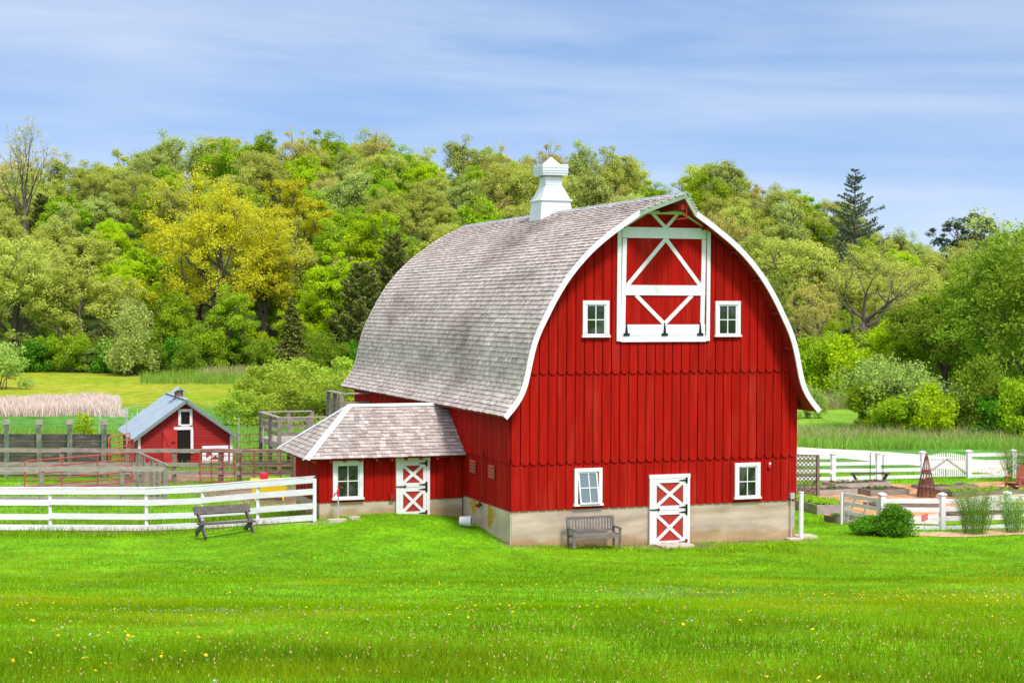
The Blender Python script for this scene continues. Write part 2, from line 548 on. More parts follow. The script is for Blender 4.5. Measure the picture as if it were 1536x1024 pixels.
def build_ground():
    sv = np.concatenate([np.arange(-80, 0, 8), np.arange(0, 75, 0.6), np.arange(75, 200, 2.0), np.arange(200, 340, 4), np.arange(340, 700, 30), np.arange(700, 3200, 250)])
    lv = np.concatenate([-np.geomspace(60, 2500, 18)[::-1], np.arange(-59, 60, 0.8), np.geomspace(60, 2500, 18)])
    S, Lm = np.meshgrid(sv, lv, indexing='ij')
    X, Y = xy_of(S, Lm)
    Z = hterr(X, Y)
    px = 768+2515*Lm/np.maximum(S, 20)
    n = lambda sc, sd: fbm(X, Y, sc, sd)
    col = np.zeros(S.shape+(3,))
    col[:] = LAWN
    a = (n(6, 1)-0.5)[..., None]
    col *= 1+0.7*a
    # bare thin patches in the mown lawn
    thin = np.clip((n(3.2, 5)-0.62)*6, 0, 1)*np.clip((S-21)/3, 0, 1)*np.clip((38-S)/6, 0, 1)
    col = col*(1-0.5*thin[..., None])+np.array([0.25, 0.25, 0.12])*0.5*thin[..., None]
    # worn paddock earth
    dirt_shade = np.exp(-(((X+3.6)/2.6)**2+((Y-17.5)/4.0)**2))*1.6+np.exp(-(((X+9.5)/5)**2+((Y-20)/1.5)**2))*0.5
    dirt_shade = dirt_shade+np.exp(-(((X+5.5)/4.5)**2+((Y-26.5)/2.6)**2))*1.1+np.exp(-(((X+12)/5)**2+((Y-23)/2.0)**2))*0.95
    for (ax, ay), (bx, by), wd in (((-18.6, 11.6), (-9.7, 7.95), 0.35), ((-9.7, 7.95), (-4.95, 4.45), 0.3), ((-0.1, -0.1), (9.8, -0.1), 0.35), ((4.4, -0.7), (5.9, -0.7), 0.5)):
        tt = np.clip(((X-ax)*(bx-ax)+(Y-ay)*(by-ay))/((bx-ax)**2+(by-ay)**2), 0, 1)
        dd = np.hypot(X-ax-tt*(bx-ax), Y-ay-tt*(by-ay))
        dirt_shade = dirt_shade+0.9*np.exp(-(dd/wd)**2)  # brown strips along fence and barn foot: bare earth with contact shade painted in
    dirt_shade = np.clip((dirt_shade*(0.5+n(2, 9))-0.45)*3, 0, 1)[..., None]
    col = col*(1-dirt_shade)+np.array([0.26, 0.18, 0.13])*dirt_shade
    # strip of blue-green grass behind the paddock, then the yellow-green meadow
    k = np.clip((S-74)/3, 0, 1)[..., None]
    col = col*(1-k)+np.array([0.085, 0.23, 0.035])*(0.8+0.5*n(5, 12))[..., None]*k
    mead = (np.clip((S-118)/12, 0, 1)*np.clip((760-px)/80, 0, 1))[..., None]
    yel = np.clip((n(16, 14)-0.38)*3, 0, 1)[..., None]
    mcol = np.array([0.20, 0.30, 0.01])*(1-yel)+np.array([0.36, 0.345, 0.03])*yel
    col = col*(1-mead)+mcol*mead
    rmead = (np.clip((S-87)/2, 0, 1)*np.clip((px-1100)/60, 0, 1))[..., None]
    col = col*(1-rmead)+np.array([0.19, 0.36, 0.03])*(0.75+0.5*n(4, 15))[..., None]*rmead
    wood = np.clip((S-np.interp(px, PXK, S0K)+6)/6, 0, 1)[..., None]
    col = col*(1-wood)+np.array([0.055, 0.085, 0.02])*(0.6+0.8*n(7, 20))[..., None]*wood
    ns, nl = S.shape
    idx = np.arange(ns*nl).reshape(ns, nl)
    F = np.stack([idx[:-1, :-1], idx[:-1, 1:], idx[1:, 1:], idx[1:, :-1]], -1).reshape(-1, 4)[:, ::-1]
    m = bpy.data.materials.new('grassy_ground')
    m.use_nodes = True
    t = m.node_tree
    N, L = t.nodes, t.links
    b = N['Principled BSDF']
    b.inputs['Roughness'].default_value = 0.95
    b.inputs['Specular IOR Level'].default_value = 0.1
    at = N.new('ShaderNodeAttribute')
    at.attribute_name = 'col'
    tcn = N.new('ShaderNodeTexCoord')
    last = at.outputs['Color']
    for sc, am in ((0.8, 0.3), (7, 0.35), (40, 0.3)):
        nz = N.new('ShaderNodeTexNoise')
        nz.inputs['Scale'].default_value = sc
        nz.inputs['Detail'].default_value = 5
        L.new(tcn.outputs['Object'], nz.inputs['Vector'])
        mr = N.new('ShaderNodeMapRange')
        mr.inputs['From Min'].default_value = 0.3
        mr.inputs['From Max'].default_value = 0.7
        mr.inputs['To Min'].default_value = 1-am
        mr.inputs['To Max'].default_value = 1+am
        L.new(nz.outputs['Fac'], mr.inputs['Value'])
        h = N.new('ShaderNodeHueSaturation')
        L.new(last, h.inputs['Color'])
        L.new(mr.outputs[0], h.inputs['Value'])
        last = h.outputs[0]
    L.new(last, b.inputs['Base Color'])
    bp = N.new('ShaderNodeBump')
    bp.inputs['Strength'].default_value = 0.6
    bp.inputs['Distance'].default_value = 0.06
    nz = N.new('ShaderNodeTexNoise')
    nz.inputs['Scale'].default_value = 18
    nz.inputs['Detail'].default_value = 4
    L.new(tcn.outputs['Object'], nz.inputs['Vector'])
    L.new(nz.outputs['Fac'], bp.inputs['Height'])
    L.new(bp.outputs[0], b.inputs['Normal'])
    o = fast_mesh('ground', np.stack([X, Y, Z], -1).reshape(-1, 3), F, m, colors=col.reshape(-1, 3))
    o.data.polygons.foreach_set('use_smooth', [True]*len(o.data.polygons))
    tag(o, kind='structure')


build_ground()


def sheet(name, left, right, lift_, m, nsub=10):
    """strip between two polylines, draped on the ground"""
    def dens(p):
        p = np.array(p, float)
        out = []
        for a, b in zip(p[:-1], p[1:]):
            for t in np.linspace(0, 1, nsub, endpoint=False):
                out.append(a+(b-a)*t)
        out.append(p[-1])
        return np.array(out)
    A, B = dens(left), dens(right)
    k = 9
    n = len(A)
    P = np.array([[A[i]+(B[i]-A[i])*j/(k-1) for j in range(k)] for i in range(n)])
    e = (fbm(P[..., 0], P[..., 1], 0.9, 33)-0.5)*0.5
    P[:, 0] += e[:, 0, None]
    P[:, -1] += e[:, -1, None]
    Z = hterr(P[..., 0], P[..., 1])+lift_
    V = np.concatenate([P, Z[..., None]], -1).reshape(-1, 3)
    idx = np.arange(n*k).reshape(n, k)
    F = np.stack([idx[:-1, :-1], idx[:-1, 1:], idx[1:, 1:], idx[1:, :-1]], -1).reshape(-1, 4)
    o = fast_mesh(name, V, F, m)
    return tag(o, kind='structure')


GRAVEL = mat('pale_gravel', (0.66, 0.58, 0.50), 0.95, noise=0.16, nscale=(1.2, 1.2, 1.2), bump=0.6, bscale=30)
MULCH = mat('orange_wood_mulch', (0.52, 0.27, 0.115), 0.95, noise=0.35, nscale=(2.5, 2.5, 2.5), bump=0.9, bscale=20,
            stain=((0.20, 0.13, 0.08), (0.8, 0.8, 0.8), 0.5, 0.7))
STRAW = mat('straw_mulch', (0.52, 0.36, 0.19), 0.95, noise=0.3, nscale=(5, 5, 5), bump=0.9, bscale=25)
sheet('gravel_road', [(10, 70), (18, 44), (23.5, 30.5), (25.6, 26.2), (26.9, 21), (27.9, 17), (28.9, 13.5), (31, 6), (34, -6)],
      [(14, 71), (22, 45), (27.0, 31.5), (29.6, 28), (31.2, 24), (32.6, 19), (34, 14), (36, 6), (38, -6)], 0.012, GRAVEL)
sheet('mulch_ground', [(13.3, 3.2), (15.2, 2.6), (18, 2.0), (21, 1.6), (26, 1.4)],
      [(15.0, 13.6), (17, 13.9), (20, 13.6), (23, 13.4), (29, 12.6)], 0.010, MULCH)
sheet('garden_path', [(14.6, 2.3), (15.6, 3.4), (18.5, 4.6), (22, 8.4), (26.3, 10.0)], [(15.9, 1.6), (16.9, 2.9), (19.3, 3.7), (23, 7.6), (26.9, 9.2)], 0.022, SLAB)
sheet('flower_border', [(13.5, -0.75), (15, -1.4), (16.8, -1.45), (19, -1.5)], [(13.6, 0.4), (15.3, -0.2), (17.4, -0.3), (19.5, -0.45)], 0.015, STRAW)

# ------------------------------------------------------------------ barn
BW, BL = 9.6, 19.1
HX = BW/2
ZF, ZS1, ZS2 = 1.04, 5.11, 2.41
OVER, HOOD, HOODX, BACK = 0.67, 1.9, 0.95, 0.45
PROF = np.array([(5.26, 3.92), (5.07, 4.13), (4.90, 4.33), (4.74, 4.58), (4.63, 4.88), (4.53, 5.38), (4.40, 5.95), (4.25, 6.37), (4.08, 6.70), (3.70, 7.42),
                 (3.36, 7.95), (3.00, 8.40), (2.60, 8.82), (2.17, 9.19), (1.60, 9.60), (0.95, 10.03), (0.45, 10.28), (0.0, 10.50)])
_sl = np.r_[0, np.cumsum(np.linalg.norm(np.diff(PROF, axis=0), axis=1))]
ARC = np.linspace(0, _sl[-1], 160)
_p = np.stack([np.interp(ARC, _sl, PROF[:, 0]), np.interp(ARC, _sl, PROF[:, 1])], -1)
for _ in range(24):
    _p[1:-1] = 0.25*_p[:-2]+0.5*_p[1:-1]+0.25*_p[2:]
PA = _p
_t = np.gradient(PA, axis=0)
_t /= np.linalg.norm(_t, axis=1)[:, None]
PN = np.stack([_t[:, 1], -_t[:, 0]], -1)         # outward normal in (half distance, z)


def prof(a):
    return np.array([np.interp(a, ARC, PA[:, 0]), np.interp(a, ARC, PA[:, 1])]), np.array([np.interp(a, ARC, PN[:, 0]), np.interp(a, ARC, PN[:, 1])])


def zroof(hd):
    """roof height at half distance hd from the ridge line (top surface)"""
    return float(np.interp(hd, PA[::-1, 0], PA[::-1, 1]))


def yfront(hd):
    return -OVER-max(0, 1-hd/HOODX)*(HOOD-OVER)


barn = thing('barn', 'big red barn with arched grey shingle roof, white trim and cupola', 'barn', (HX, 0, -0.2))


def rounded(x0, x1, z0, top, r_=0.10):
    """board outline with a rounded foot; top = list of upper points right to left"""
    w = x1-x0
    return [(x0, z0+r_), (x0+w*0.12, z0+r_*0.42), (x0+w*0.30, z0), (x1-w*0.30, z0), (x1-w*0.12, z0+r_*0.42), (x1, z0+r_)]+top


def gable(y, sgn):
    """boards of a gable wall at plane y, facing sgn*-y"""
    mb = MB()
    bw = 0.292
    nb = int(math.ceil(BW/bw))
    bw = BW/nb
    zt = lambda x: zroof(abs(x-HX))-0.14
    fn = (lambda u, v, t: (u, y+t, v)) if sgn > 0 else (lambda u, v, t: (BW-u, y-t, v))
    # backing
    xs = np.linspace(0.02, BW-0.02, 40)
    poly = [(0.02, ZF+0.01), (BW-0.02, ZF+0.01)]+[(x, min(zt(x), 10.3)) for x in xs[::-1]]
    poly[2] = (BW-0.02, min(zt(BW-0.02), 4.3))
    poly[-1] = (0.02, min(zt(0.02), 4.3))
    mb.prism(poly, fn, 0.032, 0.12)
    g_ = 0.0138
    for i in range(nb):
        x0, x1 = i*bw+g_, (i+1)*bw-g_
        j = random.uniform(-0.004, 0.004)
        e = 0.0 if 0 < i < nb-1 else 0.0
        mb.prism([(x0, ZF), (x1, ZF), (x1, ZS2+0.2), (x0, ZS2+0.2)], fn, 0.0+j, 0.03)
        t1 = min(ZS1+0.2, zt(x0), zt(x1))
        if zt(x0) > ZS1 and zt(x1) > ZS1:
            mb.prism(rounded(x0, x1, ZS2, [(x1, t1), (x0, t1)]), fn, -0.040+j, 0.029)
            xm = (x0+x1)/2
            mb.prism(rounded(x0, x1, ZS1, [(x1, zt(x1)), (xm, zt(xm)), (x0, zt(x0))]), fn, -0.080+j, 0.028)
        else:
            mb.prism(rounded(x0, x1, ZS2, [(x1, min(zt(x1), 5.0)), (x0, min(zt(x0), 5.0))]), fn, -0.032+j, 0.029)
    return mb


wf = gable(0, 1).build('wall', RED, barn, world=True)
wb = gable(BL, -1).build('wall', RED, barn, world=True)
wb['label'] = 'rear gable wall of red boards'
for sx in (0, 1):
    mb = MB()
    nb = 66
    bw = (BL-0.1)/nb
    fn = (lambda u, v, t: (t, BL-u, v)) if sx == 0 else (lambda u, v, t: (BW-t, u, v))
    mb.prism([(0.05, ZF+0.01), (BL-0.05, ZF+0.01), (BL-0.05, 4.28), (0.05, 4.28)], fn, 0.032, 0.12)
    for i in range(nb):
        x0, x1 = 0.05+i*bw+0.012, 0.05+(i+1)*bw-0.012
        j = random.uniform(-0.004, 0.004)
        mb.prism([(x0, ZF), (x1, ZF), (x1, ZS2+0.2), (x0, ZS2+0.2)], fn, 0.0+j, 0.03)
        mb.prism(rounded(x0, x1, ZS2, [(x1, 4.28), (x0, 4.28)]), fn, -0.032+j, 0.029)
    mb.build('wall', RED, barn, world=True)
mb = MB()
mb.box(0.04, BW-0.04, 0.04, BL-0.04, -0.7, ZF+0.005)
mb.build('foundation', CONC, barn, world=True)
mb = MB()      # lichen-grown face of the footing towards the annex yard
mb.box(0.0, 0.036, 0.05, 4.6, -0.6, ZF-0.03)
fl = mb.build('footing', CONCL, barn, world=True)
fl['label'] = 'yellow lichen patches on the side footing'

# roof: boards under, shingles over
mb = MB()
for sgn in (-1, 1):
    ks = list(range(0, 160, 3))+[159]
    rows = []
    for k in ks:
        p, n = PA[k], PN[k]
        a, b = p-n*0.015, p-n*0.085
        y0, y1 = yfront(p[0])+0.03, BL+BACK-0.03
        rows.append([(HX+sgn*a[0], y0, a[1]), (HX+sgn*a[0], y1, a[1]), (HX+sgn*max(b[0], 0), y1, b[1]), (HX+sgn*max(b[0], 0), y0, b[1])])
    base = [p for r_ in rows for p in r_]
    fs = []
    for i in range(len(rows)-1):
        for j in range(4):
            q = (i*4+j, i*4+(j+1) % 4, (i+1)*4+(j+1) % 4, (i+1)*4+j)
            fs.append(q if sgn > 0 else q[::-1])
    fs.append((0, 3, 2, 1) if sgn > 0 else (0, 1, 2, 3))
    mb.add(base, fs)
    # rafter tails and lookouts
    for y in np.arange(0.35, BL, 0.6):
        p = [PA[2]-PN[2]*0.11, PA[14]-PN[14]*0.13, PA[24]-PN[24]*0.13]
        for a, b in zip(p[:-1], p[1:]):
            mb.beam((HX+sgn*a[0], y, a[1]), (HX+sgn*b[0], y, b[1]), 0.05, 0.10, (sgn*1, 0, 0.4))
    for k in range(40, 150, 22):
        p, n = PA[k], PN[k]
        q = p-n*0.14
        mb.beam((HX+sgn*q[0], -OVER+0.08, q[1]), (HX+sgn*q[0], 0.1, q[1]), 0.09, 0.09, (0, 0, 1))
mb.build('soffit', REDT, barn, world=True)

mb = MB()
EXPO = 0.158
rr = random.Random(3)


BUTT = mat('shingle_butt_shadow', (0.075, 0.06, 0.055), 0.95, spec=0.05)


def butt_shadow(o):
    # butt faces coloured near-black to stand in for shadow lines between courses
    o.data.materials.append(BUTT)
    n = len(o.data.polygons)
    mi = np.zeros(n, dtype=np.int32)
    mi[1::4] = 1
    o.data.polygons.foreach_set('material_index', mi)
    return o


def shingle(mb, P, Nn, a0, a1, t0, t1, lift0, side):
    """P(a, t) -> point; butt at a0"""
    p00, p01, p10, p11 = P(a0, t0), P(a0, t1), P(a1, t0), P(a1, t1)
    n = Nn
    q = [p00+n*lift0, p01+n*lift0, p11+n*0.006, p10+n*0.006, p00-n*0.004, p01-n*0.004]
    f = [(0, 1, 2, 3), (4, 5, 1, 0), (4, 0, 3), (1, 5, 2)]
    mb.add(q, f if side > 0 else [tuple(reversed(x)) for x in f])


for sgn in (-1, 1):
    a = 0.0
    while a < ARC[-1]-0.06:
        a1 = min(a+EXPO*1.35, ARC[-1])
        p0, n0 = prof(a)
        p1, _n = prof(a1)
        nn = np.array([sgn*n0[0], 0, n0[1]])
        y = yfront((p0[0]+p1[0])/2)-0.02
        yend = BL+BACK+0.02
        while y < yend:
            w = rr.uniform(0.09, 0.24)
            y1 = min(y+w, yend)
            ja = rr.uniform(-0.012, 0.012)
            lf = rr.uniform(0.026, 0.04)
            pa = p0+(p0-p1)/np.linalg.norm(p0-p1)*ja

            def P(aa, t, pa=pa):
                q = pa if aa == a else p1
                return np.array([HX+sgn*q[0], t, q[1]])
            shingle(mb, P, nn, a, a1, y+0.003, y1-0.003, lf, sgn)
            y = y1
        a += EXPO
butt_shadow(mb.build('roof', SHINGLE, barn, world=True))

# white rake boards
for yy, nm in ((None, 'rake_board'), (BL+BACK, 'rake_board')):
    for sgn in (-1, 1):
        mb = MB()
        rows = []
        for k in list(range(0, 160, 2))+[159]:
            p, n = PA[k], PN[k]
            hd = p[0]
            y0 = (yfront(hd)-0.03) if yy is None else yy
            t_, b_ = p+n*0.025, p-n*0.135
            if b_[0] < 0:
                b_ = np.array([0.0, b_[1]])
            if t_[0] < 0:
                t_ = np.array([0.0, t_[1]])
            rows.append([(HX+sgn*t_[0], y0, t_[1]), (HX+sgn*t_[0], y0+0.055, t_[1]), (HX+sgn*b_[0], y0+0.055, b_[1]), (HX+sgn*b_[0], y0, b_[1])])
        fs = []
        for i in range(len(rows)-1):
            for j in range(4):
                q = (i*4+j, i*4+(j+1) % 4, (i+1)*4+(j+1) % 4, (i+1)*4+j)
                fs.append(q if sgn > 0 else q[::-1])
        fs.append((0, 3, 2, 1) if sgn > 0 else (0, 1, 2, 3))
        e = (len(rows)-1)*4
        fs.append((e, e+1, e+2, e+3) if sgn > 0 else (e+3, e+2, e+1, e))
        mb.add([p for r_ in rows for p in r_], fs)
        mb.build(nm, WHITE, barn, world=True)
mb = MB()
for sgn in (-1, 1):
    mb.beam((HX+sgn*0.085, -HOOD-0.04, 10.475), (HX+sgn*0.085, BL+BACK, 10.475), 0.17, 0.02, (sgn*0.5, 0, 1))
mb.tube([(HX, -HOOD-0.04, 10.52), (HX, BL+BACK, 10.52)], 0.03, 6)
mb.build('ridge_cap', GALV, barn, world=True)
mb = MB()      # hay track beam and hook under the hood
mb.beam((HX, -HOOD+0.2, 10.1), (HX, 0.2, 10.1), 0.10, 0.16)
mb.tube([(HX+0.18, -HOOD+0.35, 10.2), (HX+0.18, -HOOD+0.35, 9.75)], 0.025)
mb.tube([(HX+0.18, -HOOD+0.35, 9.78), (HX-0.1, -HOOD+0.4, 9.74)], 0.025)
mb.build('hay_track', REDT, barn, world=True)

# cupola
mb = MB()
cx, cy = HX, 9.4


def frustum(mb, w0, z0, w1, z1, cap0=True, cap1=True):
    v = []
    for w, z in ((w0, z0), (w1, z1)):
        v += [(cx-w/2, cy-w/2, z), (cx+w/2, cy-w/2, z), (cx+w/2, cy+w/2, z), (cx-w/2, cy+w/2, z)]
    f = [(0, 1, 5, 4), (1, 2, 6, 5), (2, 3, 7, 6), (3, 0, 4, 7), (0, 3, 2, 1), (4, 5, 6, 7)]
    mb.add(v, f)


frustum(mb, 1.34, 9.7, 1.08, 10.93)
frustum(mb, 1.22, 10.93, 1.18, 10.97)
frustum(mb, 1.10, 10.972, 0.64, 11.46)
frustum(mb, 0.62, 11.46, 0.62, 11.88)
for z in (11.50, 11.58, 11.67):
    frustum(mb, 0.64, z, 0.64, z+0.02)
cup = mb.build('cupola', METALW, barn, world=True)
mb = MB()
frustum(mb, 0.94, 11.84, 0.98, 12.20)
for z in (11.92, 12.0, 12.1):
    frustum(mb, 1.0, z, 1.0, z+0.018)
frustum(mb, 0.99, 12.20, 0.97, 12.225)
frustum(mb, 0.55, 12.227, 0.02, 12.52)
mb.build('cupola_cap', METALW, cup, world=True)
mb = MB()
frustum(mb, 0.72, 11.78, 0.72, 11.81)
mb.build('louvre', GREYL, cup, world=True)

# the large hay door under the hood: FX maps (x, z) on the gable
fnG = lambda u, v, t: (u, t, v)
hay = MB()
outline = [(3.36, 6.10), (6.46, 6.10), (6.46, 9.52), (5.55, 10.06), (4.32, 10.06), (3.40, 9.52)]
hay.prism([(3.45, 6.2), (6.38, 6.2), (6.40, 9.48), (5.52, 10.0), (4.35, 10.0), (3.46, 9.48)], fnG, -0.10, -0.066)
for i in range(22):     # narrow boards of the door leaf
    x0 = 3.66+i*0.116
    hay.box(x0+0.004, x0+0.112, -0.108, -0.10, 6.62, 9.24)
hd = hay.build('hay_door', RED, barn, world=True)
tr = MB()


def strip(mb, p, q, w, y0, y1):
    p, q = np.array(p), np.array(q)
    d = (q-p)/np.linalg.norm(q-p)
    n = np.array([-d[1], d[0]])*w/2
    mb.prism([tuple(p-n), tuple(q-n), tuple(q+n), tuple(p+n)], fnG, y0, y1)


strip(tr, (3.41, 6.10), (3.43, 9.50), 0.13, -0.150, -0.105)
strip(tr, (6.40, 6.10), (6.42, 9.52), 0.12, -0.150, -0.105)
strip(tr, (3.475, 6.17), (6.335, 6.17), 0.19, -0.150, -0.105)
strip(tr, (6.44, 9.53), (5.53, 10.03), 0.10, -0.151, -0.105)
strip(tr, (4.34, 10.03), (3.41, 9.49), 0.10, -0.151, -0.105)
strip(tr, (4.34, 10.02), (5.53, 10.02), 0.10, -0.149, -0.105)
tr.build('frame', WHITE, hd, world=True)
tr = MB()
strip(tr, (3.55, 6.275), (3.60, 9.22), 0.14, -0.140, -0.109)
strip(tr, (6.20, 6.275), (6.26, 9.22), 0.14, -0.140, -0.109)
strip(tr, (3.52, 6.44), (6.30, 6.44), 0.33, -0.144, -0.109)
strip(tr, (3.52, 7.65), (6.30, 7.65), 0.31, -0.146, -0.109)
strip(tr, (3.52, 9.40), (6.33, 9.40), 0.33, -0.146, -0.109)
ap = (4.97, 9.22)
strip(tr, (3.70, 7.80), ap, 0.12, -0.136, -0.110)
strip(tr, (6.14, 7.80), ap, 0.12, -0.1355, -0.110)
strip(tr, (3.98, 7.50), (4.93, 6.62), 0.12, -0.136, -0.110)
strip(tr, (5.86, 7.50), (4.93, 6.62), 0.12, -0.1355, -0.110)
strip(tr, (4.53, 9.98), (4.97, 9.56), 0.10, -0.136, -0.102)
strip(tr, (5.36, 9.98), (4.97, 9.56), 0.10, -0.1355, -0.102)
tr.build('bracing', WHITE, hd, world=True)
for hx in (3.66, 4.93, 6.13):
    h = MB()
    h.prism([(hx-0.045, 6.34), (hx+0.045, 6.34), (hx+0.012, 6.66), (hx-0.012, 6.66)], fnG, -0.165, -0.145)
    h.box(hx-0.10, hx+0.10, -0.175, -0.151, 6.26, 6.34)
    h.build('hinge', BLACK, hd, world=True)


def window(parent, x0, x1, z0, z1, yf, fn=None, tilt=0.0, glass=None, cas=0.11, proud=0.07):
    """four-pane window with casing on plane y = yf (front of the boards); returns the frame"""
    glass = glass or GLASS
    mb = MB()
    ya, yb = yf-proud, yf+0.01
    mb.box(x0, x0+cas, ya, yb, z0+0.06, z1-cas)
    mb.box(x1-cas, x1, ya, yb, z0+0.06, z1-cas)
    mb.box(x0, x1, ya-0.003, yb, z1-cas, z1)
    mb.box(x0-0.03, x1+0.03, ya-0.035, yb, z0, z0+0.06)
    fr = mb.build('window', WHITE, parent, world=True)
    ix0, ix1, iz0, iz1 = x0+cas, x1-cas, z0+0.06, z1-cas
    sash = MB()
    g_ = MB()
    yy = yf-0.012
    dz = iz1-iz0

    def ys(z):      # leaning sash: its foot stands out
        return yy-tilt*(iz1-z)/dz
    s_ = 0.045

    def bar(xa, xb, za, zb, t=0.03, sk=0.0):
        k = 0.14 if tilt else 0.0
        o = lambda z: k*(iz1-z)/dz*0.35
        v = []
        for z in (za, zb):
            for (x, y) in ((xa+o(z), ys(z)-t), (xb+o(z), ys(z)-t), (xb+o(z), ys(z)), (xa+o(z), ys(z))):
                v.append((x, y, z))
        sash.add(v, BOXF)
    xm, zm = (ix0+ix1)/2, (iz0+iz1)/2
    bar(ix0, ix0+s_, iz0, iz1)
    bar(ix1-s_-(0.05 if tilt else 0), ix1-(0.05 if tilt else 0), iz0, iz1)
    bar(ix0+s_, ix1-s_, iz0, iz0+s_, 0.029)
    bar(ix0+s_, ix1-s_, iz1-s_, iz1, 0.029)
    bar(xm-0.014, xm+0.014, iz0+s_, iz1-s_, 0.025)
    bar(ix0+s_, ix1-s_, zm-0.014, zm+0.014, 0.024)
    sash.build('sash', WHITE, fr, world=True)
    v = [(ix0+0.01+(0.05 if tilt else 0), ys(iz0)-0.008, iz0), (ix1-0.01-(0.03 if tilt else 0), ys(iz0)-0.008, iz0), (ix1-0.01-(0.03 if tilt else 0), ys(iz1)-0.008, iz1), (ix0+0.01, ys(iz1)-0.008, iz1)]
    v += [(a, b+0.006, c) for a, b, c in v]
    g_.add(v, [(0, 1, 2, 3), (7, 6, 5, 4), (0, 4, 5, 1), (1, 5, 6, 2), (2, 6, 7, 3), (3, 7, 4, 0)])
    g_.build('pane', glass, fr, world=True)
    return fr


window(barn, 2.24, 3.10, 6.22, 7.33, -0.083)
window(barn, 6.66, 7.52, 6.22, 7.33, -0.083)
w_ = window(barn, 2.02, 2.92, 1.13, 2.27, -0.002, tilt=0.10, glass=GLASSP)
w_['label'] = 'window with its sash swung open'
window(barn, 7.40, 8.28, 1.15, 2.28, -0.002)


def dutch_door(parent, x0, x1, z0, z1, yf, zs):
    """two-leaf stable door with X bracing, hinges at right, latch at left"""
    mb = MB()
    ya = yf-0.08
    mb.box(x0, x0+0.11, ya, yf+0.01, z0, z1-0.12)
    mb.box(x1-0.11, x1, ya, yf+0.01, z0, z1-0.12)
    mb.box(x0-0.015, x1+0.015, ya-0.004, yf+0.01, z1-0.12, z1)
    d = mb.build('door', WHITE, parent, world=True)
    a0, a1 = x0+0.115, x1-0.115
    for (b0, b1) in ((z0+0.03, zs-0.006), (zs+0.006, z1-0.125)):
        lf = MB()
        lf.box(a0, a1, yf-0.045, yf-0.003, b0, b1)
        lo = lf.build('leaf', REDP, d, world=True)
        t = MB()
        r_ = 0.11
        fn = lambda u, v, tt: (u, yf+tt, v)

        def st(p, q, w, y0, y1):
            p, q = np.array(p), np.array(q)
            dd = (q-p)/np.linalg.norm(q-p)
            n = np.array([-dd[1], dd[0]])*w/2
            t.prism([tuple(p-n), tuple(q-n), tuple(q+n), tuple(p+n)], fn, y0, y1)
        t.box(a0, a0+r_, yf-0.075, yf-0.046, b0, b1)
        t.box(a1-r_, a1, yf-0.075, yf-0.046, b0, b1)
        t.box(a0+r_, a1-r_, yf-0.074, yf-0.046, b0, b0+0.13)
        t.box(a0+r_, a1-r_, yf-0.074, yf-0.046, b1-0.13, b1)
        st((a0+r_-0.02, b0+0.11), (a1-r_+0.02, b1-0.11), 0.095, -0.0705, -0.046)
        st((a0+r_-0.02, b1-0.11), (a1-r_+0.02, b0+0.11), 0.095, -0.0695, -0.046)
        t.build('bracing', WHITE, lo, world=True)
        for hz in (b0+0.07, b1-0.07):
            h = MB()
            h.prism([(a1-0.26, hz-0.008), (a1-0.03, hz-0.035), (a1-0.03, hz+0.035), (a1-0.26, hz+0.008)], fn, -0.088, -0.074)
            h.box(a1-0.035, a1+0.03, yf-0.095, yf-0.074, hz-0.09, hz+0.09)
            h.build('hinge', BLACK, lo, world=True)
    l_ = MB()
    l_.box(x0+0.0, x0+0.30, yf-0.105, yf-0.085, zs+0.02, zs+0.05)
    l_.tube([(x0+0.29, yf-0.10, zs+0.01), (x0+0.29, yf-0.10, zs+0.07)], 0.03)
    l_.build('latch', BLACK, d, world=True)
    return d


dutch_door(barn, 4.49, 5.84, -0.20, 2.0, -0.002, 0.90)
# small fittings on the walls
mb = MB()
mb.box(8.55, 8.65, -0.08, 0.0, 2.10, 2.24)
fa = mb.build('alarm_box', REDPL, barn, world=True)
mb = MB()
mb.box(8.57, 8.63, -0.10, -0.08, 2.20, 2.27)
mb.build('strobe_light', WHITE, fa, world=True)
mb = MB()
mb.box(9.33, 9.47, -0.12, 0.0, 1.10, 1.28)
mt = mb.build('meter_box', GALV, barn, world=True)
mb = MB()
mb.tube([(9.38, -0.05, 1.1), (9.38, -0.05, -0.22)], 0.022, 8)
mb.build('conduit', GALV, mt, world=True)
for (y, z) in ((3.53, 2.06), (1.68, 2.06)):
    mb = MB()
    for k in range(4):
        mb.beam((-0.05, y-0.25, z+0.16-k*0.10), (-0.05, y+0.25, z+0.16-k*0.10), 0.05, 0.05, (-0.6, 0, 1))
    mb.box(-0.045, -0.03, y-0.28, y+0.28, z-0.2, z+0.22)
    mb.build('vent', mat('faded_red_vent', (0.42, 0.09, 0.07), 0.6), barn, world=True)
mb = MB()
mb.tube([(-0.06, 2.46, 2.62), (-0.10, 2.40, 2.62), (-0.10, 2.40, 1.25), (-0.10, 2.60, 1.1), (-0.10, 2.75, 0.85)], 0.03, 6)
mb.tube([(-0.02, 2.75, 0.95), (-0.2, 2.75, 0.92)], 0.05, 6)
mb.build('supply_pipe', REDT, barn, world=True)

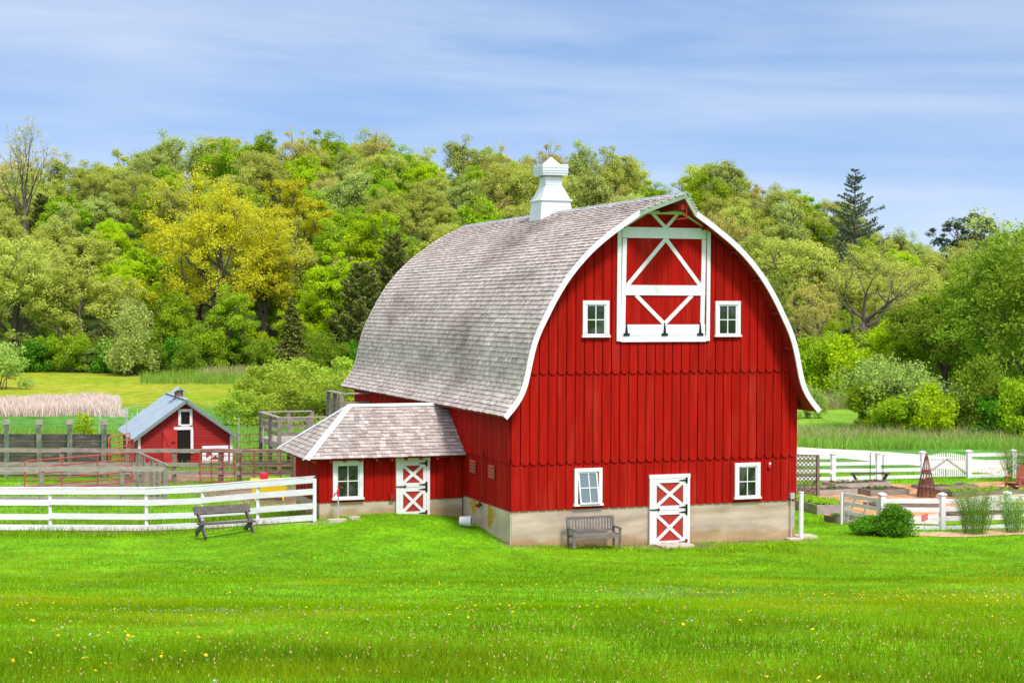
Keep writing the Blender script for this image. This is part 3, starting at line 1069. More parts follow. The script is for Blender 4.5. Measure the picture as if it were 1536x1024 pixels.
# ------------------------------------------------------------------ annex with the hip roof
YL, XL = 4.71, -4.76
YB = 8.2
annex = thing('annex', 'low red annex with hipped shingle roof built against the barn side', 'outbuilding', (-2.4, 6.4, 0.3))
mb = MB()
mb.box(XL+0.03, 0, YL+0.03, YB-0.03, -0.4, 0.955)
mb.build('foundation', CONC, annex, world=True)
mb = MB()
mb.box(XL+0.032, -0.01, YL+0.032, YB-0.032, 0.957, 2.42)
for i in range(16):
    x0 = XL+i*0.2975
    j = random.uniform(-0.004, 0.004)
    mb.box(x0+0.011, x0+0.2975-0.011 if i < 15 else -0.03, YL+j, YL+0.03, 0.95, 2.42)
    mb.box(x0+0.011, x0+0.2975-0.011 if i < 15 else -0.03, YB-0.03, YB+j, 0.95, 2.42)
for i in range(15):
    y0 = YL+0.03+i*0.2287
    j = random.uniform(-0.004, 0.004)
    mb.box(XL+j, XL+0.03, y0+0.011, y0+0.2287-0.011, 0.95, 2.42)
mb.build('wall', RED, annex, world=True)
EX, EY0, EY1, EZ = -5.27, 4.27, 8.6, 2.36
RY, RZ, RX = 6.42, 3.88, -3.38
mb = MB()      # boarded underside
mb.add([(EX+0.02, EY0+0.02, EZ-0.03), (-0.005, EY0+0.02, EZ-0.03), (-0.005, EY1-0.02, EZ-0.03), (EX+0.02, EY1-0.02, EZ-0.03), (RX, RY, RZ-0.03), (-0.005, RY, RZ-0.03)],
       [(0, 3, 2, 1), (0, 1, 5, 4), (1, 2, 5), (2, 3, 4, 5), (3, 0, 4)])
for x in np.arange(EX+0.3, -0.1, 0.5):
    mb.box(x-0.025, x+0.025, EY0+0.03, YL, EZ-0.11, EZ-0.035)
mb.build('soffit', REDT, annex, world=True)
mb = MB()


def slope_shingles(mb, A, B, Cc, Dd, expo=0.17):
    """A-B eave edge, D-C upper edge (A below D, B below C)"""
    A, B, Cc, Dd = map(lambda q: np.array(q, float), (A, B, Cc, Dd))
    n = np.cross(B-A, Dd-A)
    if np.linalg.norm(np.cross(B-A, Cc-A)) > np.linalg.norm(n):
        n = np.cross(B-A, Cc-A)
    n /= np.linalg.norm(n)
    ex = (B-A)/np.linalg.norm(B-A)
    ey = np.cross(n, ex)
    H_ = np.dot(Cc-B, ey)
    nrow = int(H_/expo)+1
    for i in range(nrow):
        h0 = i*expo
        h1 = min(h0+expo*1.35, H_)
        if h1-h0 < 0.03:
            continue

        def lim(h):
            t = h/H_
            a_, b_ = A+(Dd-A)*t, B+(Cc-B)*t
            return np.dot(a_-A, ex), np.dot(b_-A, ex)
        l0, r0 = lim(h0)
        l1, r1 = lim(h1)
        x = l0
        while x < r0:
            w = rr.uniform(0.09, 0.24)
            x2 = min(x+w, r0)
            tl, tr_ = min(max(x, l1), r1), max(min(x2, r1), l1)
            lf = rr.uniform(0.024, 0.038)
            j = rr.uniform(-0.012, 0.012)
            q = [A+ex*(x+0.003)+ey*(h0+j)+n*lf, A+ex*(x2-0.003)+ey*(h0+j)+n*lf, A+ex*(tr_-0.003)+ey*h1+n*0.006, A+ex*(tl+0.003)+ey*h1+n*0.006,
                 A+ex*(x+0.003)+ey*(h0+j)-n*0.003, A+ex*(x2-0.003)+ey*(h0+j)-n*0.003]
            mb.add(q, [(0, 1, 2, 3), (4, 5, 1, 0), (4, 0, 3), (1, 5, 2)])
            x = x2


slope_shingles(mb, (EX, EY0, EZ), (-0.01, EY0, EZ), (-0.01, RY, RZ), (RX, RY, RZ))
slope_shingles(mb, (-0.01, EY1, EZ), (EX, EY1, EZ), (RX, RY, RZ), (-0.01, RY, RZ))
slope_shingles(mb, (EX, EY1, EZ), (EX, EY0, EZ), (RX, RY, RZ), (RX, RY, RZ))
butt_shadow(mb.build('roof', SHINGLE2, annex, world=True))
mb = MB()
for a, b in (((EX, EY0, EZ), (RX, RY, RZ)), ((EX, EY1, EZ), (RX, RY, RZ))):
    a, b = np.array(a), np.array(b)
    hv = (b-a)/np.linalg.norm(b-a)
    for n in ((0, -0.58, 0.81) if a[1] < RY else (0, 0.58, 0.81), (-0.62, 0, 0.78)):
        n = np.array(n)
        sd = np.cross(hv, n)
        sd /= np.linalg.norm(sd)
        face = 1 if abs(n[1]) > 0.1 else -1
        ctr = np.array([-2, a[1] if face == 1 else 6.4, EZ]) if face == 1 else np.array([EX, 6.4, EZ])
        if np.dot(sd, ctr-a) < 0:
            sd = -sd
        q0, q1 = a+n*0.036, b+n*0.036
        mb.beam(q0+sd*0.06, q1+sd*0.06, 0.13, 0.012, n)
    mb.tube([a+np.array([0, 0, 0.04]), b+np.array([0, 0, 0.05])], 0.022, 6)
for s_ in (-1, 1):
    mb.beam((RX, RY+s_*0.05, RZ+0.015), (-0.01, RY+s_*0.05, RZ+0.015), 0.12, 0.012, (0, s_*0.58, 0.81))
mb.tube([(RX, RY, RZ+0.055), (-0.01, RY, RZ+0.055)], 0.022, 6)
mb.build('flashing', mat('pale_flashing', (0.66, 0.68, 0.70), 0.45, noise=0.08), annex, world=True)
window(annex, -4.31, -3.33, 1.03, 2.27, YL-0.004, cas=0.12)
dutch_door(annex, -2.25, -1.13, 0.42, 2.31, YL-0.004, 1.36)
mb = MB()
mb.box(-2.46, -2.29, YL-0.10, YL, 0.98, 1.18)
mb.build('junction_box', REDT, annex, world=True)

# ------------------------------------------------------------------ things by the barn
def garden_bench():
    t = thing('garden_bench', 'weathered slatted wooden bench against the concrete foundation, left of the barn door', 'bench', (2.42, -0.62, gz(2.4, -0.62)+0.005), R(-1))
    w = 1.55
    h = w/2
    for x in (-h+0.04, h-0.04):
        MB().beam((x, -0.27, 0), (x, -0.27, 0.60), 0.06, 0.06, (0, 1, 0)).build('leg', BENCHW, t)
        MB().beam((x, 0.22, 0), (x, 0.24, 0.46), 0.06, 0.06, (0, 1, 0)).beam((x, 0.24, 0.45), (x, 0.32, 0.92), 0.06, 0.055, (0, 1, 0)).build('leg', BENCHW, t)
        MB().beam((x, -0.32, 0.625), (x, 0.27, 0.625), 0.075, 0.04).build('armrest', BENCHW, t)
    s = MB()
    for k in range(5):
        s.box(-h, h, -0.29+k*0.1, -0.29+k*0.1+0.075, 0.42, 0.445)
    s.box(-h+0.05, h-0.05, -0.30, -0.27, 0.34, 0.42)
    s.box(-h+0.05, h-0.05, 0.20, 0.23, 0.34, 0.42)
    s.build('seat', BENCHW, t)
    b = MB()
    b.beam((-h+0.03, 0.325, 0.895), (h-0.03, 0.325, 0.895), 0.035, 0.09)
    b.beam((-h+0.03, 0.26, 0.52), (h-0.03, 0.26, 0.52), 0.035, 0.06)
    for k in range(15):
        x = -h+0.12+k*(w-0.24)/14
        b.beam((x, 0.262, 0.53), (x, 0.32, 0.87), 0.045, 0.018, (0, 1, 0))
    b.build('backrest', BENCHW, t)
    MB().beam((-h+0.05, -0.03, 0.16), (-h+0.05, 0.22, 0.16), 0.04, 0.05).build('stretcher', BENCHW, t)


garden_bench()


def plank_bench(loc, rz, label, m, w=1.55, back=True):
    """bench of planks on crossed slanting legs, with or without a plank back"""
    t = thing('plank_bench', label, 'bench', loc, rz)
    h = w/2
    for x in (-h+0.12, h-0.12):
        if back:
            MB().beam((x, -0.52, 0.02), (x, 0.42, 0.88), 0.055, 0.15, (0, 0, 1)).build('leg', m, t)
            MB().beam((x+0.06, 0.58, 0.02), (x+0.06, -0.16, 0.46), 0.055, 0.15, (0, 0, 1)).build('leg', m, t)
        else:
            k = 0.18*(1 if x > 0 else -1)
            MB().beam((x-k, 0, 0.0), (x+k*0.3, 0, 0.40), 0.30, 0.05, (1, 0, 0)).build('leg', m, t)
    MB().box(-h, h, -0.34, -0.02, 0.40, 0.445).build('seat', m, t) if back else MB().box(-h, h, -0.17, 0.17, 0.402, 0.455).build('seat', m, t)
    if back:
        MB().beam((-h, 0.25, 0.78), (h, 0.25, 0.78), 0.05, 0.28, (0, 0.62, 0.78)).build('backrest', m, t)
    return t


plank_bench((-7.75, 4.55, gz(-7.75, 4.55)), R(10), 'dark weathered plank bench with slanting legs in front of the white paddock fence', mat('blackened_bench_wood', (0.105, 0.085, 0.085), 0.8, island=0.2, noise=0.3, nscale=(6, 6, 12), bump=0.3), 1.8)
plank_bench((17.7, 14.1, gz(18, 14)), R(-14), 'dark backless plank bench half hidden behind the brown lattice screen', DARKW, 1.5, False)
plank_bench((20.9, 14.1, gz(21, 14)), R(-14), 'dark backless plank bench before the rear garden fence, seen beyond the raised beds', DARKW, 1.6, False)
# flat slabs
for (x, y, sx, sy, nm, lb) in ((5.1, -0.55, 1.15, 0.75, 'door_stone', 'flat pale concrete slab at the foot of the barn door'),
                               (9.38, -0.2, 0.45, 0.4, 'splash_block', 'small concrete block under the grey conduit at the barn corner'),
                               (10.05, 0.35, 0.75, 0.7, 'paving_slab', 'pale square slab in the grass beside the white corner pipe')):
    mb = MB()
    n = 9
    z = gz(x, y)
    k = random.Random(nm)
    ring = [(sx/2*(abs(math.cos(a))**0.4)*math.copysign(1, math.cos(a))+k.uniform(-.02, .02), sy/2*(abs(math.sin(a))**0.4)*math.copysign(1, math.sin(a))) for a in [i*2*math.pi/16+0.2 for i in range(16)]]
    mb.prism(ring, lambda u, v, t: (x+u, y+v, z+t), -0.05, 0.055)
    o = mb.build(nm, SLAB)
    tag(o, lb, 'slab')
mb = MB()
mb.tube([(9.72, -0.08, -0.3), (9.72, -0.08, 1.28)], 0.075, 12)
mb.tube([(9.72, -0.08, 1.281), (9.72, -0.08, 1.31)], 0.085, 12)
tag(mb.build('corner_pipe', WHITE, smooth=False), 'stout white pipe standing at the right corner of the barn', 'pipe')
# white bucket lying on its side
t = thing('bucket', 'white bucket lying on its side by the mossy side footing', 'bucket', (-0.52, 2.75, gz(-0.5, 2.75)))
mb = MB()
ax = np.array([0.83, -0.5, 0])
pts = [np.array([0, 0, 0.17])+ax*k for k in (-0.19, 0.19)]
mb.tube(pts, [0.15, 0.17], 18, cap=False)
mb.tube([p*np.array([1, 1, 1]) for p in pts[::-1]], [0.162, 0.142], 18, cap=False)
mb.add([tuple(pts[0]+0.149*(math.cos(a)*np.array([0.5, 0.83, 0])+math.sin(a)*np.array([0, 0, 1]))) for a in [i*math.pi/9 for i in range(18)]], [tuple(range(18))])
mb.build('pail', WHITE, t)
MB().add([tuple(np.array([0, 0, 0.17])+ax*0.17+0.155*(math.cos(a)*np.array([0.5, 0.83, 0])+math.sin(a)*np.array([0, 0, 1]))) for a in [i*math.pi/9 for i in range(18)]], [tuple(range(18))]).build('lid', mat('bucket_lid', (0.45, 0.36, 0.28), 0.8), t)
# yard hydrant
hz = gz(-4.25, 4.2)
t = thing('yard_hydrant', 'thin grey yard hydrant with red handle in front of the annex window', 'hydrant', (-4.25, 4.2, hz))
MB().tube([(0, 0, -0.1), (0, 0, 0.78)], 0.025, 8).build('standpipe', GALV, t)
mb = MB()
mb.tube([(0, 0, 0.74), (0, 0, 0.93)], 0.045, 8)
mb.tube([(0, 0, 0.86), (-0.12, -0.04, 0.82), (-0.15, -0.05, 0.74)], 0.022, 6)
mb.build('spout', REDPL, t)
MB().beam((0.02, 0, 0.93), (-0.03, 0, 1.05), 0.03, 0.02).beam((-0.03, 0, 1.05), (0.16, 0, 0.99), 0.03, 0.02).build('handle', REDPL, t)
for i, (x, y, s_) in enumerate(((-4.35, 3.95, 0.34), (-3.75, 4.05, 0.22))):
    mb = MB()
    z = gz(x, y)
    k = random.Random(i)
    ring = [(s_*k.uniform(.75, 1)*math.cos(a), 0.7*s_*k.uniform(.75, 1)*math.sin(a)) for a in [j*2*math.pi/11 for j in range(11)]]
    mb.prism(ring, lambda u, v, t: (x+u, y+v, z+t), -0.05, 0.07)
    tag(mb.build('flagstone', SLAB), ('larger flat stone at the foot of the yard hydrant', 'smaller flat stone in the grass right of the yard hydrant')[i], 'stone')

# ------------------------------------------------------------------ fences
def wire_grid(mb, p, q, z0, z1, step=0.10, r_=0.0022, dz=0.10):
    p, q = np.array(p, float), np.array(q, float)
    L_ = np.linalg.norm(q-p)
    za, zb = gz(*p), gz(*q)
    n = max(1, int(L_/step))
    for i in range(n+1):
        t = i/n
        x, y = p+(q-p)*t
        g_ = za+(zb-za)*t
        mb.tube([(x, y, g_+z0), (x, y, g_+z1)], r_, 3, cap=False)
    z = z0
    while z <= z1+1e-6:
        mb.tube([(p[0], p[1], za+z), (q[0], q[1], zb+z)], r_, 3, cap=False)
        z += dz


def rail_fence(name, label, pts, zrails, rh, post_h, m, mp=None, post_w=0.10, cap=False, wire=None, rail_t=0.035, rail_off=0.07, capm=None, tops=True, skip=()):
    """posts at pts, rails between; rails on the camera side"""
    pts = [np.array(p, float) for p in pts]
    c = sum(pts)/len(pts)
    t = thing(name, label, 'fence', (c[0], c[1], gz(*c)))
    for p in pts:
        z = gz(*p)
        po = MB().box(p[0]-post_w/2, p[0]+post_w/2, p[1]-post_w/2, p[1]+post_w/2, z-0.2, z+post_h).build('post', mp or m, t, world=True)
        if cap:
            w = post_w*0.68
            MB().box(p[0]-w, p[0]+w, p[1]-w, p[1]+w, z+post_h, z+post_h+0.04).add(
                [(p[0]-w, p[1]-w, z+post_h+0.041), (p[0]+w, p[1]-w, z+post_h+0.041), (p[0]+w, p[1]+w, z+post_h+0.041), (p[0]-w, p[1]+w, z+post_h+0.041), (p[0], p[1], z+post_h+0.10)],
                [(0, 1, 4), (1, 2, 4), (2, 3, 4), (3, 0, 4), (3, 2, 1, 0)]).build('cap', mp or m, po, world=True)
    w_ = MB()
    for i, (a, b) in enumerate(zip(pts[:-1], pts[1:])):
        if i in skip:
            continue
        d = (b-a)/np.linalg.norm(b-a)
        n = np.array([d[1], -d[0]])
        if np.dot(n, CAM[:2]-a) < 0:
            n = -n
        o = n*rail_off
        za, zb = gz(*a), gz(*b)
        for z in zrails:
            j1, j2 = random.uniform(-.018, .018), random.uniform(-.018, .018)
            MB().beam((a[0]+o[0], a[1]+o[1], za+z-rh/2+j1), (b[0]+o[0], b[1]+o[1], zb+z-rh/2+j2), rail_t, rh).build('rail', m, t, world=True)
        if tops:
            MB().beam((a[0]+o[0]*0.3, a[1]+o[1]*0.3, za+zrails[0]+0.022), (b[0]+o[0]*0.3, b[1]+o[1]*0.3, zb+zrails[0]+0.022), 0.15, 0.03).build('top_board', m, t, world=True)
        if wire:
            wire_grid(w_, a+n*0.03, b+n*0.03, *wire)
    if wire:
        w_.build('wire_mesh', WIRE, t, world=True)
    return t


rail_fence('paddock_fence', 'white four-rail board fence bending round the near paddock to the annex corner', [(-18.6, 11.6), (-15.6, 10.55), (-12.6, 9.5), (-9.7, 7.95), (-8.05, 6.9), (-6.5, 5.7), (-4.95, 4.45)],
           (1.39, 1.03, 0.57, 0.215), 0.185, 1.34, WHITEF, WHITEF, wire=(0.05, 1.3, 0.12, 0.003, 0.16))
# near grey pen fence and its return
rail_fence('pen_fence', 'weathered grey rail fence of the cattle pen, just behind the white fence', [(-17.6, 18.4), (-15.0, 17.5), (-12.41, 16.63), (-9.62, 15.65), (-8.12, 15.12)],
           (1.46, 0.36), 0.18, 1.40, GREYL, GREYW, post_w=0.16, wire=(0.1, 1.25, 0.15, 0.005, 0.18), tops=False)
t = thing('chute_fence', 'short run of upright grey planks with a slanting cap rail beside the pen', 'fence', (-8.3, 17.4, -0.2))
a, b = np.array([-8.02, 15.3]), np.array([-8.55, 19.9])
MB().beam((a[0], a[1], 1.30), (b[0], b[1], 1.42), 0.05, 0.06).build('rail', GREYL, t, world=True)
for k in (0.14, 0.32, 0.52, 0.80, 1.0):
    p = a+(b-a)*k
    h = 1.22+0.1*k
    MB().box(p[0]-0.075, p[0]+0.075, p[1]-0.03, p[1]+0.03, -0.25, h).build('plank', GREYW, t, world=True)
rail_fence('yard_fence', 'long weathered rail fence crossing in front of the red shed', [(-17.5, 27.4), (-14.26, 26.3), (-11.05, 25.17), (-8.48, 24.26), (-8.0, 24.1), (-6.61, 23.61), (-4.78, 22.96), (-4.05, 22.7), (-1.9, 21.95)],
           (1.42, 0.84, 0.5), 0.165, 1.36, mat('brown_grey_rail', (0.30, 0.25, 0.215), 0.85, island=0.2, noise=0.25, nscale=(3, 3, 9)), BROWNW, post_w=0.17, tops=False, rail_off=0.10)
# dark plank wall behind
t = thing('plank_wall', 'dark wall of horizontal old planks on tall mossy posts left of the shed', 'fence', (-12, 27.6, -0.2))
P0, P1 = np.array([-16.5, 29.2]), np.array([-8.9, 26.55])
for i in range(6):
    q0 = P0+(P1-P0)*0.0
    mbp = MB().beam((P0[0], P0[1], 0.02+i*0.30), (P1[0], P1[1], 0.02+i*0.30), 0.05, 0.292+random.uniform(-.015, .004))
    mbp.build('plank', DARKW, t, world=True)
for (x, y) in ((-15.8, 28.85), (-14.46, 28.4), (-13.13, 27.93), (-11.81, 27.47), (-10.57, 27.03), (-9.19, 26.55)):
    po = MB().box(x-0.11, x+0.11, y-0.12, y-0.0, -0.3, 2.08).build('post', GREENW, t, world=True)
    MB().box(x-0.14, x+0.14, y-0.14, y+0.06, 2.08, 2.28).build('post_cap', GREYL, po, world=True)


def tube_gate(name, label, p, q, z0, z1, nr, m, nv=3, r_=0.026, cat='gate', slope=0.0):
    p, q = np.array(p, float), np.array(q, float)
    c = (p+q)/2
    t = thing(name, label, cat, (c[0], c[1], gz(*c)))
    ga, gb = gz(*p), gz(*q)
    fr = MB()
    A = lambda k, z: (*(p+(q-p)*k), ga+(gb-ga)*k+z)
    rc = 0.12
    fr.tube([A(0, z0), A(0, z1-rc), A(rc*0.35/np.linalg.norm(q-p), z1-rc*0.3), A(rc/np.linalg.norm(q-p), z1), A(1-rc/np.linalg.norm(q-p), z1), A(1-rc*.35/np.linalg.norm(q-p), z1-rc*.3), A(1, z1-rc), A(1, z0)], r_, 6)
    fr.tube([A(0, z0), A(1, z0)], r_, 6)
    fr.build('frame', m, t, world=True)
    for i in range(1, nr-1):
        z = z0+(z1-z0)*(i/(nr-1))**1.15
        MB().tube([A(0, z), A(1, z)], r_*0.85, 6).build('bar', m, t, world=True)
    for i in range(1, nv):
        MB().tube([A(i/nv, z0), A(i/nv, z1)], r_*0.85, 6).build('upright', m, t, world=True)
    return t


tube_gate('tube_gate', 'long red tubular steel gate standing open behind the grey pen fence', (-12.79, 20.48), (-8.40, 23.10), 0.14, 1.34, 6, REDPIPE, 3, 0.03)
tube_gate('tube_gate', 'red tubular panel leaning on the yard fence in front of the shed', (-5.62, 23.05), (-4.25, 22.55), 0.06, 1.40, 7, REDPIPE, 3, 0.024)
tube_gate('tube_gate', 'rusty brown tubular panel between the red panel and the annex', (-4.0, 22.45), (-1.95, 21.75), 0.06, 1.36, 8, RUST, 4, 0.03)
tube_gate('tube_gate', 'orange tubular gate at the left side of the shed', (-9.0, 26.3), (-7.85, 28.6), 0.1, 1.75, 8, ORPIPE, 2, 0.026)
tube_gate('tube_gate', 'dark red narrow gate beside the tall grey post near the shed corner', (-8.42, 24.6), (-8.05, 25.6), 0.1, 1.7, 7, REDPIPE, 2, 0.026)
tube_gate('tube_gate', 'rusty tubular gate right of the shed before the green thicket', (-3.1, 28.6), (-1.9, 29.0), 0.1, 1.55, 6, RUST, 2, 0.022)
# wire run over the pen
t = thing('wire_pen', 'tall thin wire pen frame rising behind the orange gate', 'wire pen', (-8.8, 29.0, -0.2))
fr = MB()
for (x, y) in ((-9.2, 28.2), (-8.0, 28.6), (-8.9, 30.6), (-7.7, 31.0)):
    fr.tube([(x, y, -0.25), (x, y, 2.45)], 0.018, 5)
fr.tube([(-9.2, 28.2, 2.42), (-8.0, 28.6, 2.42), (-7.7, 31.0, 2.42), (-8.9, 30.6, 2.42), (-9.2, 28.2, 2.42)], 0.018, 5)
fr.build('frame', GALV, t, world=True)
mb = MB()
wire_grid(mb, (-9.2, 28.2), (-8.0, 28.6), 0.1, 2.4, 0.15, 0.0025, 0.2)
mb.build('wire_mesh', WIRE, t, world=True)
for i, (x, y, h, lb) in enumerate(((-2.95, 28.9, 2.3, 'thin grey steel post right of the shed, before the thicket'), (-2.2, 27.0, 2.0, 'thin grey steel post just left of the loading deck'))):
    o = MB().tube([(x, y, gz(x, y)-0.2), (x, y, gz(x, y)+h)], 0.02, 5).build('steel_post', GALV)
    tag(o, lb, 'post')

# ------------------------------------------------------------------ shed
t = shed = thing('shed', 'small red clapboard shed with grey metal roof and open doorway beyond the paddock', 'shed', (-5.1, 30.5, -0.2))
SX0, SX1, SY0, SY1 = -7.27, -2.98, 30.5, 36.4
SXM = (SX0+SX1)/2
SE, SP = 1.22, 2.80      # wall plate, peak
mb = MB()
k = 0
z = -0.1
rs = (SP-SE)/((SX1-SX0)/2)
while z < SP-0.1:
    z1 = z+0.125
    def hw(zz):
        return (SX1-SX0)/2 if zz <= SE else max(0.02, (SP-zz)/rs)
    a, b = hw(z), hw(z1)
    for yy, s_ in ((SY0, -1), (SY1, 1)):
        v = [(SXM-a, yy+s_*0.024, z), (SXM+a, yy+s_*0.024, z), (SXM+b, yy+s_*0.004, z1), (SXM-b, yy+s_*0.004, z1), (SXM-a, yy, z), (SXM+a, yy, z)]
        f = [(0, 1, 2, 3), (4, 5, 1, 0)]
        mb.add(v, f if s_ < 0 else [tuple(reversed(q)) for q in f])
    if z1 < SE+0.05:
        for xx, s_ in ((SX0, -1), (SX1, 1)):
            v = [(xx+s_*0.024, SY0, z), (xx+s_*0.024, SY1, z), (xx+s_*0.004, SY1, z1), (xx+s_*0.004, SY0, z1), (xx, SY0, z), (xx, SY1, z)]
            f = [(0, 1, 2, 3), (4, 5, 1, 0)]
            mb.add(v, f if s_ > 0 else [tuple(reversed(q)) for q in f])
    z = z1
fnS = lambda u, v, tt: (u, SY0+tt, v)
mb.prism([(SX0+0.01, -0.25), (SX1-0.01, -0.25), (SX1-0.01, SE), (SXM, SP-0.05), (SX0+0.01, SE)], fnS, 0.002, SY1-SY0-0.002)
mb.build('wall', SHEDRED, t, world=True)
mb = MB()
th = math.atan(rs)
ov = 0.42
for s_ in (-1, 1):
    xe = SXM+s_*((SX1-SX0)/2+ov*math.cos(th)*0.75)
    ze = SP+0.09-rs*abs(xe-SXM)
    v = [(xe, SY0-0.35, ze), (SXM, SY0-0.35, SP+0.09), (SXM, SY1+0.3, SP+0.09), (xe, SY1+0.3, ze)]
    v += [(a, b, c-0.05) for a, b, c in v]
    f = [(0, 1, 2, 3), (7, 6, 5, 4), (0, 4, 5, 1), (1, 5, 6, 2), (2, 6, 7, 3), (3, 7, 4, 0)]
    mb.add(v, [tuple(reversed(q)) for q in f] if s_ > 0 else [tuple(reversed(q)) for q in f][::1] if False else f)
    for y in np.arange(SY0-0.2, SY1+0.3, 0.42):
        mb.beam((xe, y, ze+0.012), (SXM, y, SP+0.102), 0.03, 0.03, (0, 0, 1))
mb.beam((SXM, SY0-0.36, SP+0.11), (SXM, SY1+0.31, SP+0.11), 0.2, 0.03)
rf = mb.build('roof', ROOFM, t, world=True)
mb = MB()
for s_ in (-1, 1):
    xe = SXM+s_*((SX1-SX0)/2+ov*math.cos(th)*0.75)
    ze = SP+0.09-rs*abs(xe-SXM)
    mb.beam((xe, SY0-0.37, ze-0.05), (SXM, SY0-0.37, SP+0.04), 0.04, 0.14)
mb.build('roof_edge', ROOFT, t, world=True)
mb = MB()
for s_ in (-1, 1):
    xe = SXM+s_*((SX1-SX0)/2+0.12)
    mb.beam((xe, SY0-0.05, SE-0.08), (SXM, SY0-0.05, SP-0.05), 0.05, 0.09)
for x in (SX0+0.05, SX1-0.05):
    mb.box(x-0.06, x+0.06, SY0-0.05, SY0-0.025, -0.1, SE-0.02)
mb.build('trim', WHITE, t, world=True)
mb = MB()
mb.box(-5.34, -4.94, SY0-0.06, SY0-0.03, 1.75, 2.33)
mb.build('pane', DARK, mb and t, world=True)
mb = MB()
for b_ in ((-5.46, -5.34, 1.70, 2.45), (-4.94, -4.82, 1.70, 2.45), (-5.34, -4.94, 2.33, 2.45), (-5.34, -4.94, 1.66, 1.75)):
    mb.box(b_[0], b_[1], SY0-0.08, SY0-0.03, b_[2], b_[3])
mb.build('window_frame', WHITE, t, world=True)
mb = MB()
mb.box(-5.50, -4.90, SY0-0.035, SY0-0.028, -0.1, 1.50)
mb.build('doorway', DARK, t, world=True)
mb = MB()
mb.box(-5.66, -4.80, SY0-0.085, SY0-0.03, 1.50, 1.64)
mb.box(-4.90, -4.78, SY0-0.083, SY0-0.03, 0.42, 1.50)
mb.build('door_frame', WHITE, t, world=True)
mb = MB()
mb.box(-6.15, -5.52, SY0-0.10, SY0-0.05, -0.1, 1.52)
mb.beam((-6.12, SY0-0.115, 1.45), (-5.82, SY0-0.115, 0.6), 0.03, 0.09, (1, 0, 0.3))
mb.box(-5.60, -5.52, SY0-0.125, SY0-0.10, -0.1, 1.52)
dr = mb.build('door', mat('faded_red_door', (0.48, 0.03, 0.03), 0.6, noise=0.15), t, world=True)
mb = MB()
mb.box(-5.78, -5.62, SY0-0.14, SY0-0.10, 0.93, 0.97)
mb.build('latch', BLACK, dr, world=True)
# half door with red X panels hanging on the front
mb = MB()
mb.box(-4.36, -3.20, SY0-0.07, SY0-0.03, -0.02, 0.72)
hd_ = mb.build('half_door', REDP, t, world=True)
mb = MB()
for b_ in ((-4.38, -4.20, -0.04, 0.74), (-3.36, -3.18, -0.04, 0.74), (-4.20, -3.36, -0.04, 0.09), (-4.20, -3.36, 0.61, 0.74)):
    mb.box(b_[0], b_[1], SY0-0.10, SY0-0.071, b_[2], b_[3])
mb.beam((-4.2, SY0-0.09, 0.08), (-3.36, SY0-0.09, 0.62), 0.025, 0.13)
mb.beam((-4.2, SY0-0.088, 0.62), (-3.36, SY0-0.088, 0.08), 0.025, 0.13)
mb.build('bracing', WHITE, hd_, world=True)
# little roof vent
mb = MB()
vy = 32.6
mb.box(SXM-0.17, SXM+0.17, vy-0.2, vy+0.2, SP, SP+0.40)
ve = mb.build('roof_vent', BROWNW, t, world=True)
mb = MB()
for s_ in (-1, 1):
    mb.beam((SXM+s_*0.34, vy, SP+0.30), (SXM, vy, SP+0.56), 0.75, 0.04, (s_*0.6, 0, 0.8))
mb.build('vent_roof', ROOFM, ve, world=True)

# ------------------------------------------------------------------ loading deck
t = thing('loading_deck', 'raised grey timber loading deck with railings behind the annex', 'deck', (-0.6, 24, -0.2))


def deck(x0, x1, y0, y1, zf_, zr, posts, open_sides=()):
    fl_ = MB()
    n = int((y1-y0)/0.15)
    for i in range(n):
        yy = y0+i*(y1-y0)/n
        fl_.box(x0, x1, yy+0.004, yy+(y1-y0)/n-0.004, zf_-0.04, zf_)
    fl_.box(x0-0.02, x1+0.02, y0-0.05, y0-0.0, zf_-0.26, zf_-0.01)
    fl_.box(x0-0.05, x0-0.0, y0-0.05, y1, zf_-0.26, zf_-0.012)
    fl_.build('floor', GREYL, t, world=True)
    for (x, y) in posts:
        MB().box(x-0.08, x+0.08, y-0.06, y+0.06, gz(x, y)-0.2, zr-0.03).build('post', GREYW, t, world=True)
    for nm, a, b in (('front', (x0, y0), (x1, y0)), ('left', (x0, y0), (x0, y1)), ('back', (x0, y1), (x1, y1)), ('right', (x1, y0), (x1, y1))):
        if nm in open_sides:
            continue
        MB().beam((*a, zr), (*b, zr), 0.17, 0.05).build('handrail', GREYL, t, world=True)
        for h in (0.35, 0.62):
            MB().beam((*a, zf_+h*(zr-zf_)/1.0), (*b, zf_+h*(zr-zf_)/1.0), 0.04, 0.14).build('rail', GREYW, t, world=True)


deck(-1.9, 0.5, 24.95, 29.2, 1.22, 2.33, [(-1.9, 24.95), (-1.9, 26.9), (-1.9, 29.2), (-0.6, 24.95), (0.5, 24.95), (0.5, 29.2), (-0.6, 29.2)], ('right',))
deck(-1.2, -0.06, 16.4, 18.6, 2.75, 3.78, [(-1.2, 16.4), (-1.2, 17.5), (-1.2, 18.6), (-0.7, 18.6)], ('right', 'back'))
mb = MB()
for i in range(14):
    k = i/13
    mb.box(-1.1, -0.1, 18.7+k*6.1, 18.7+k*6.1+0.44, 2.72-k*1.48, 2.76-k*1.48)
mb.beam((-1.12, 18.6, 2.62), (-1.12, 24.95, 1.1), 0.06, 0.22)
mb.beam((-0.08, 18.6, 2.62), (-0.08, 24.95, 1.1), 0.06, 0.22)
mb.build('ramp', GREYW, t, world=True)
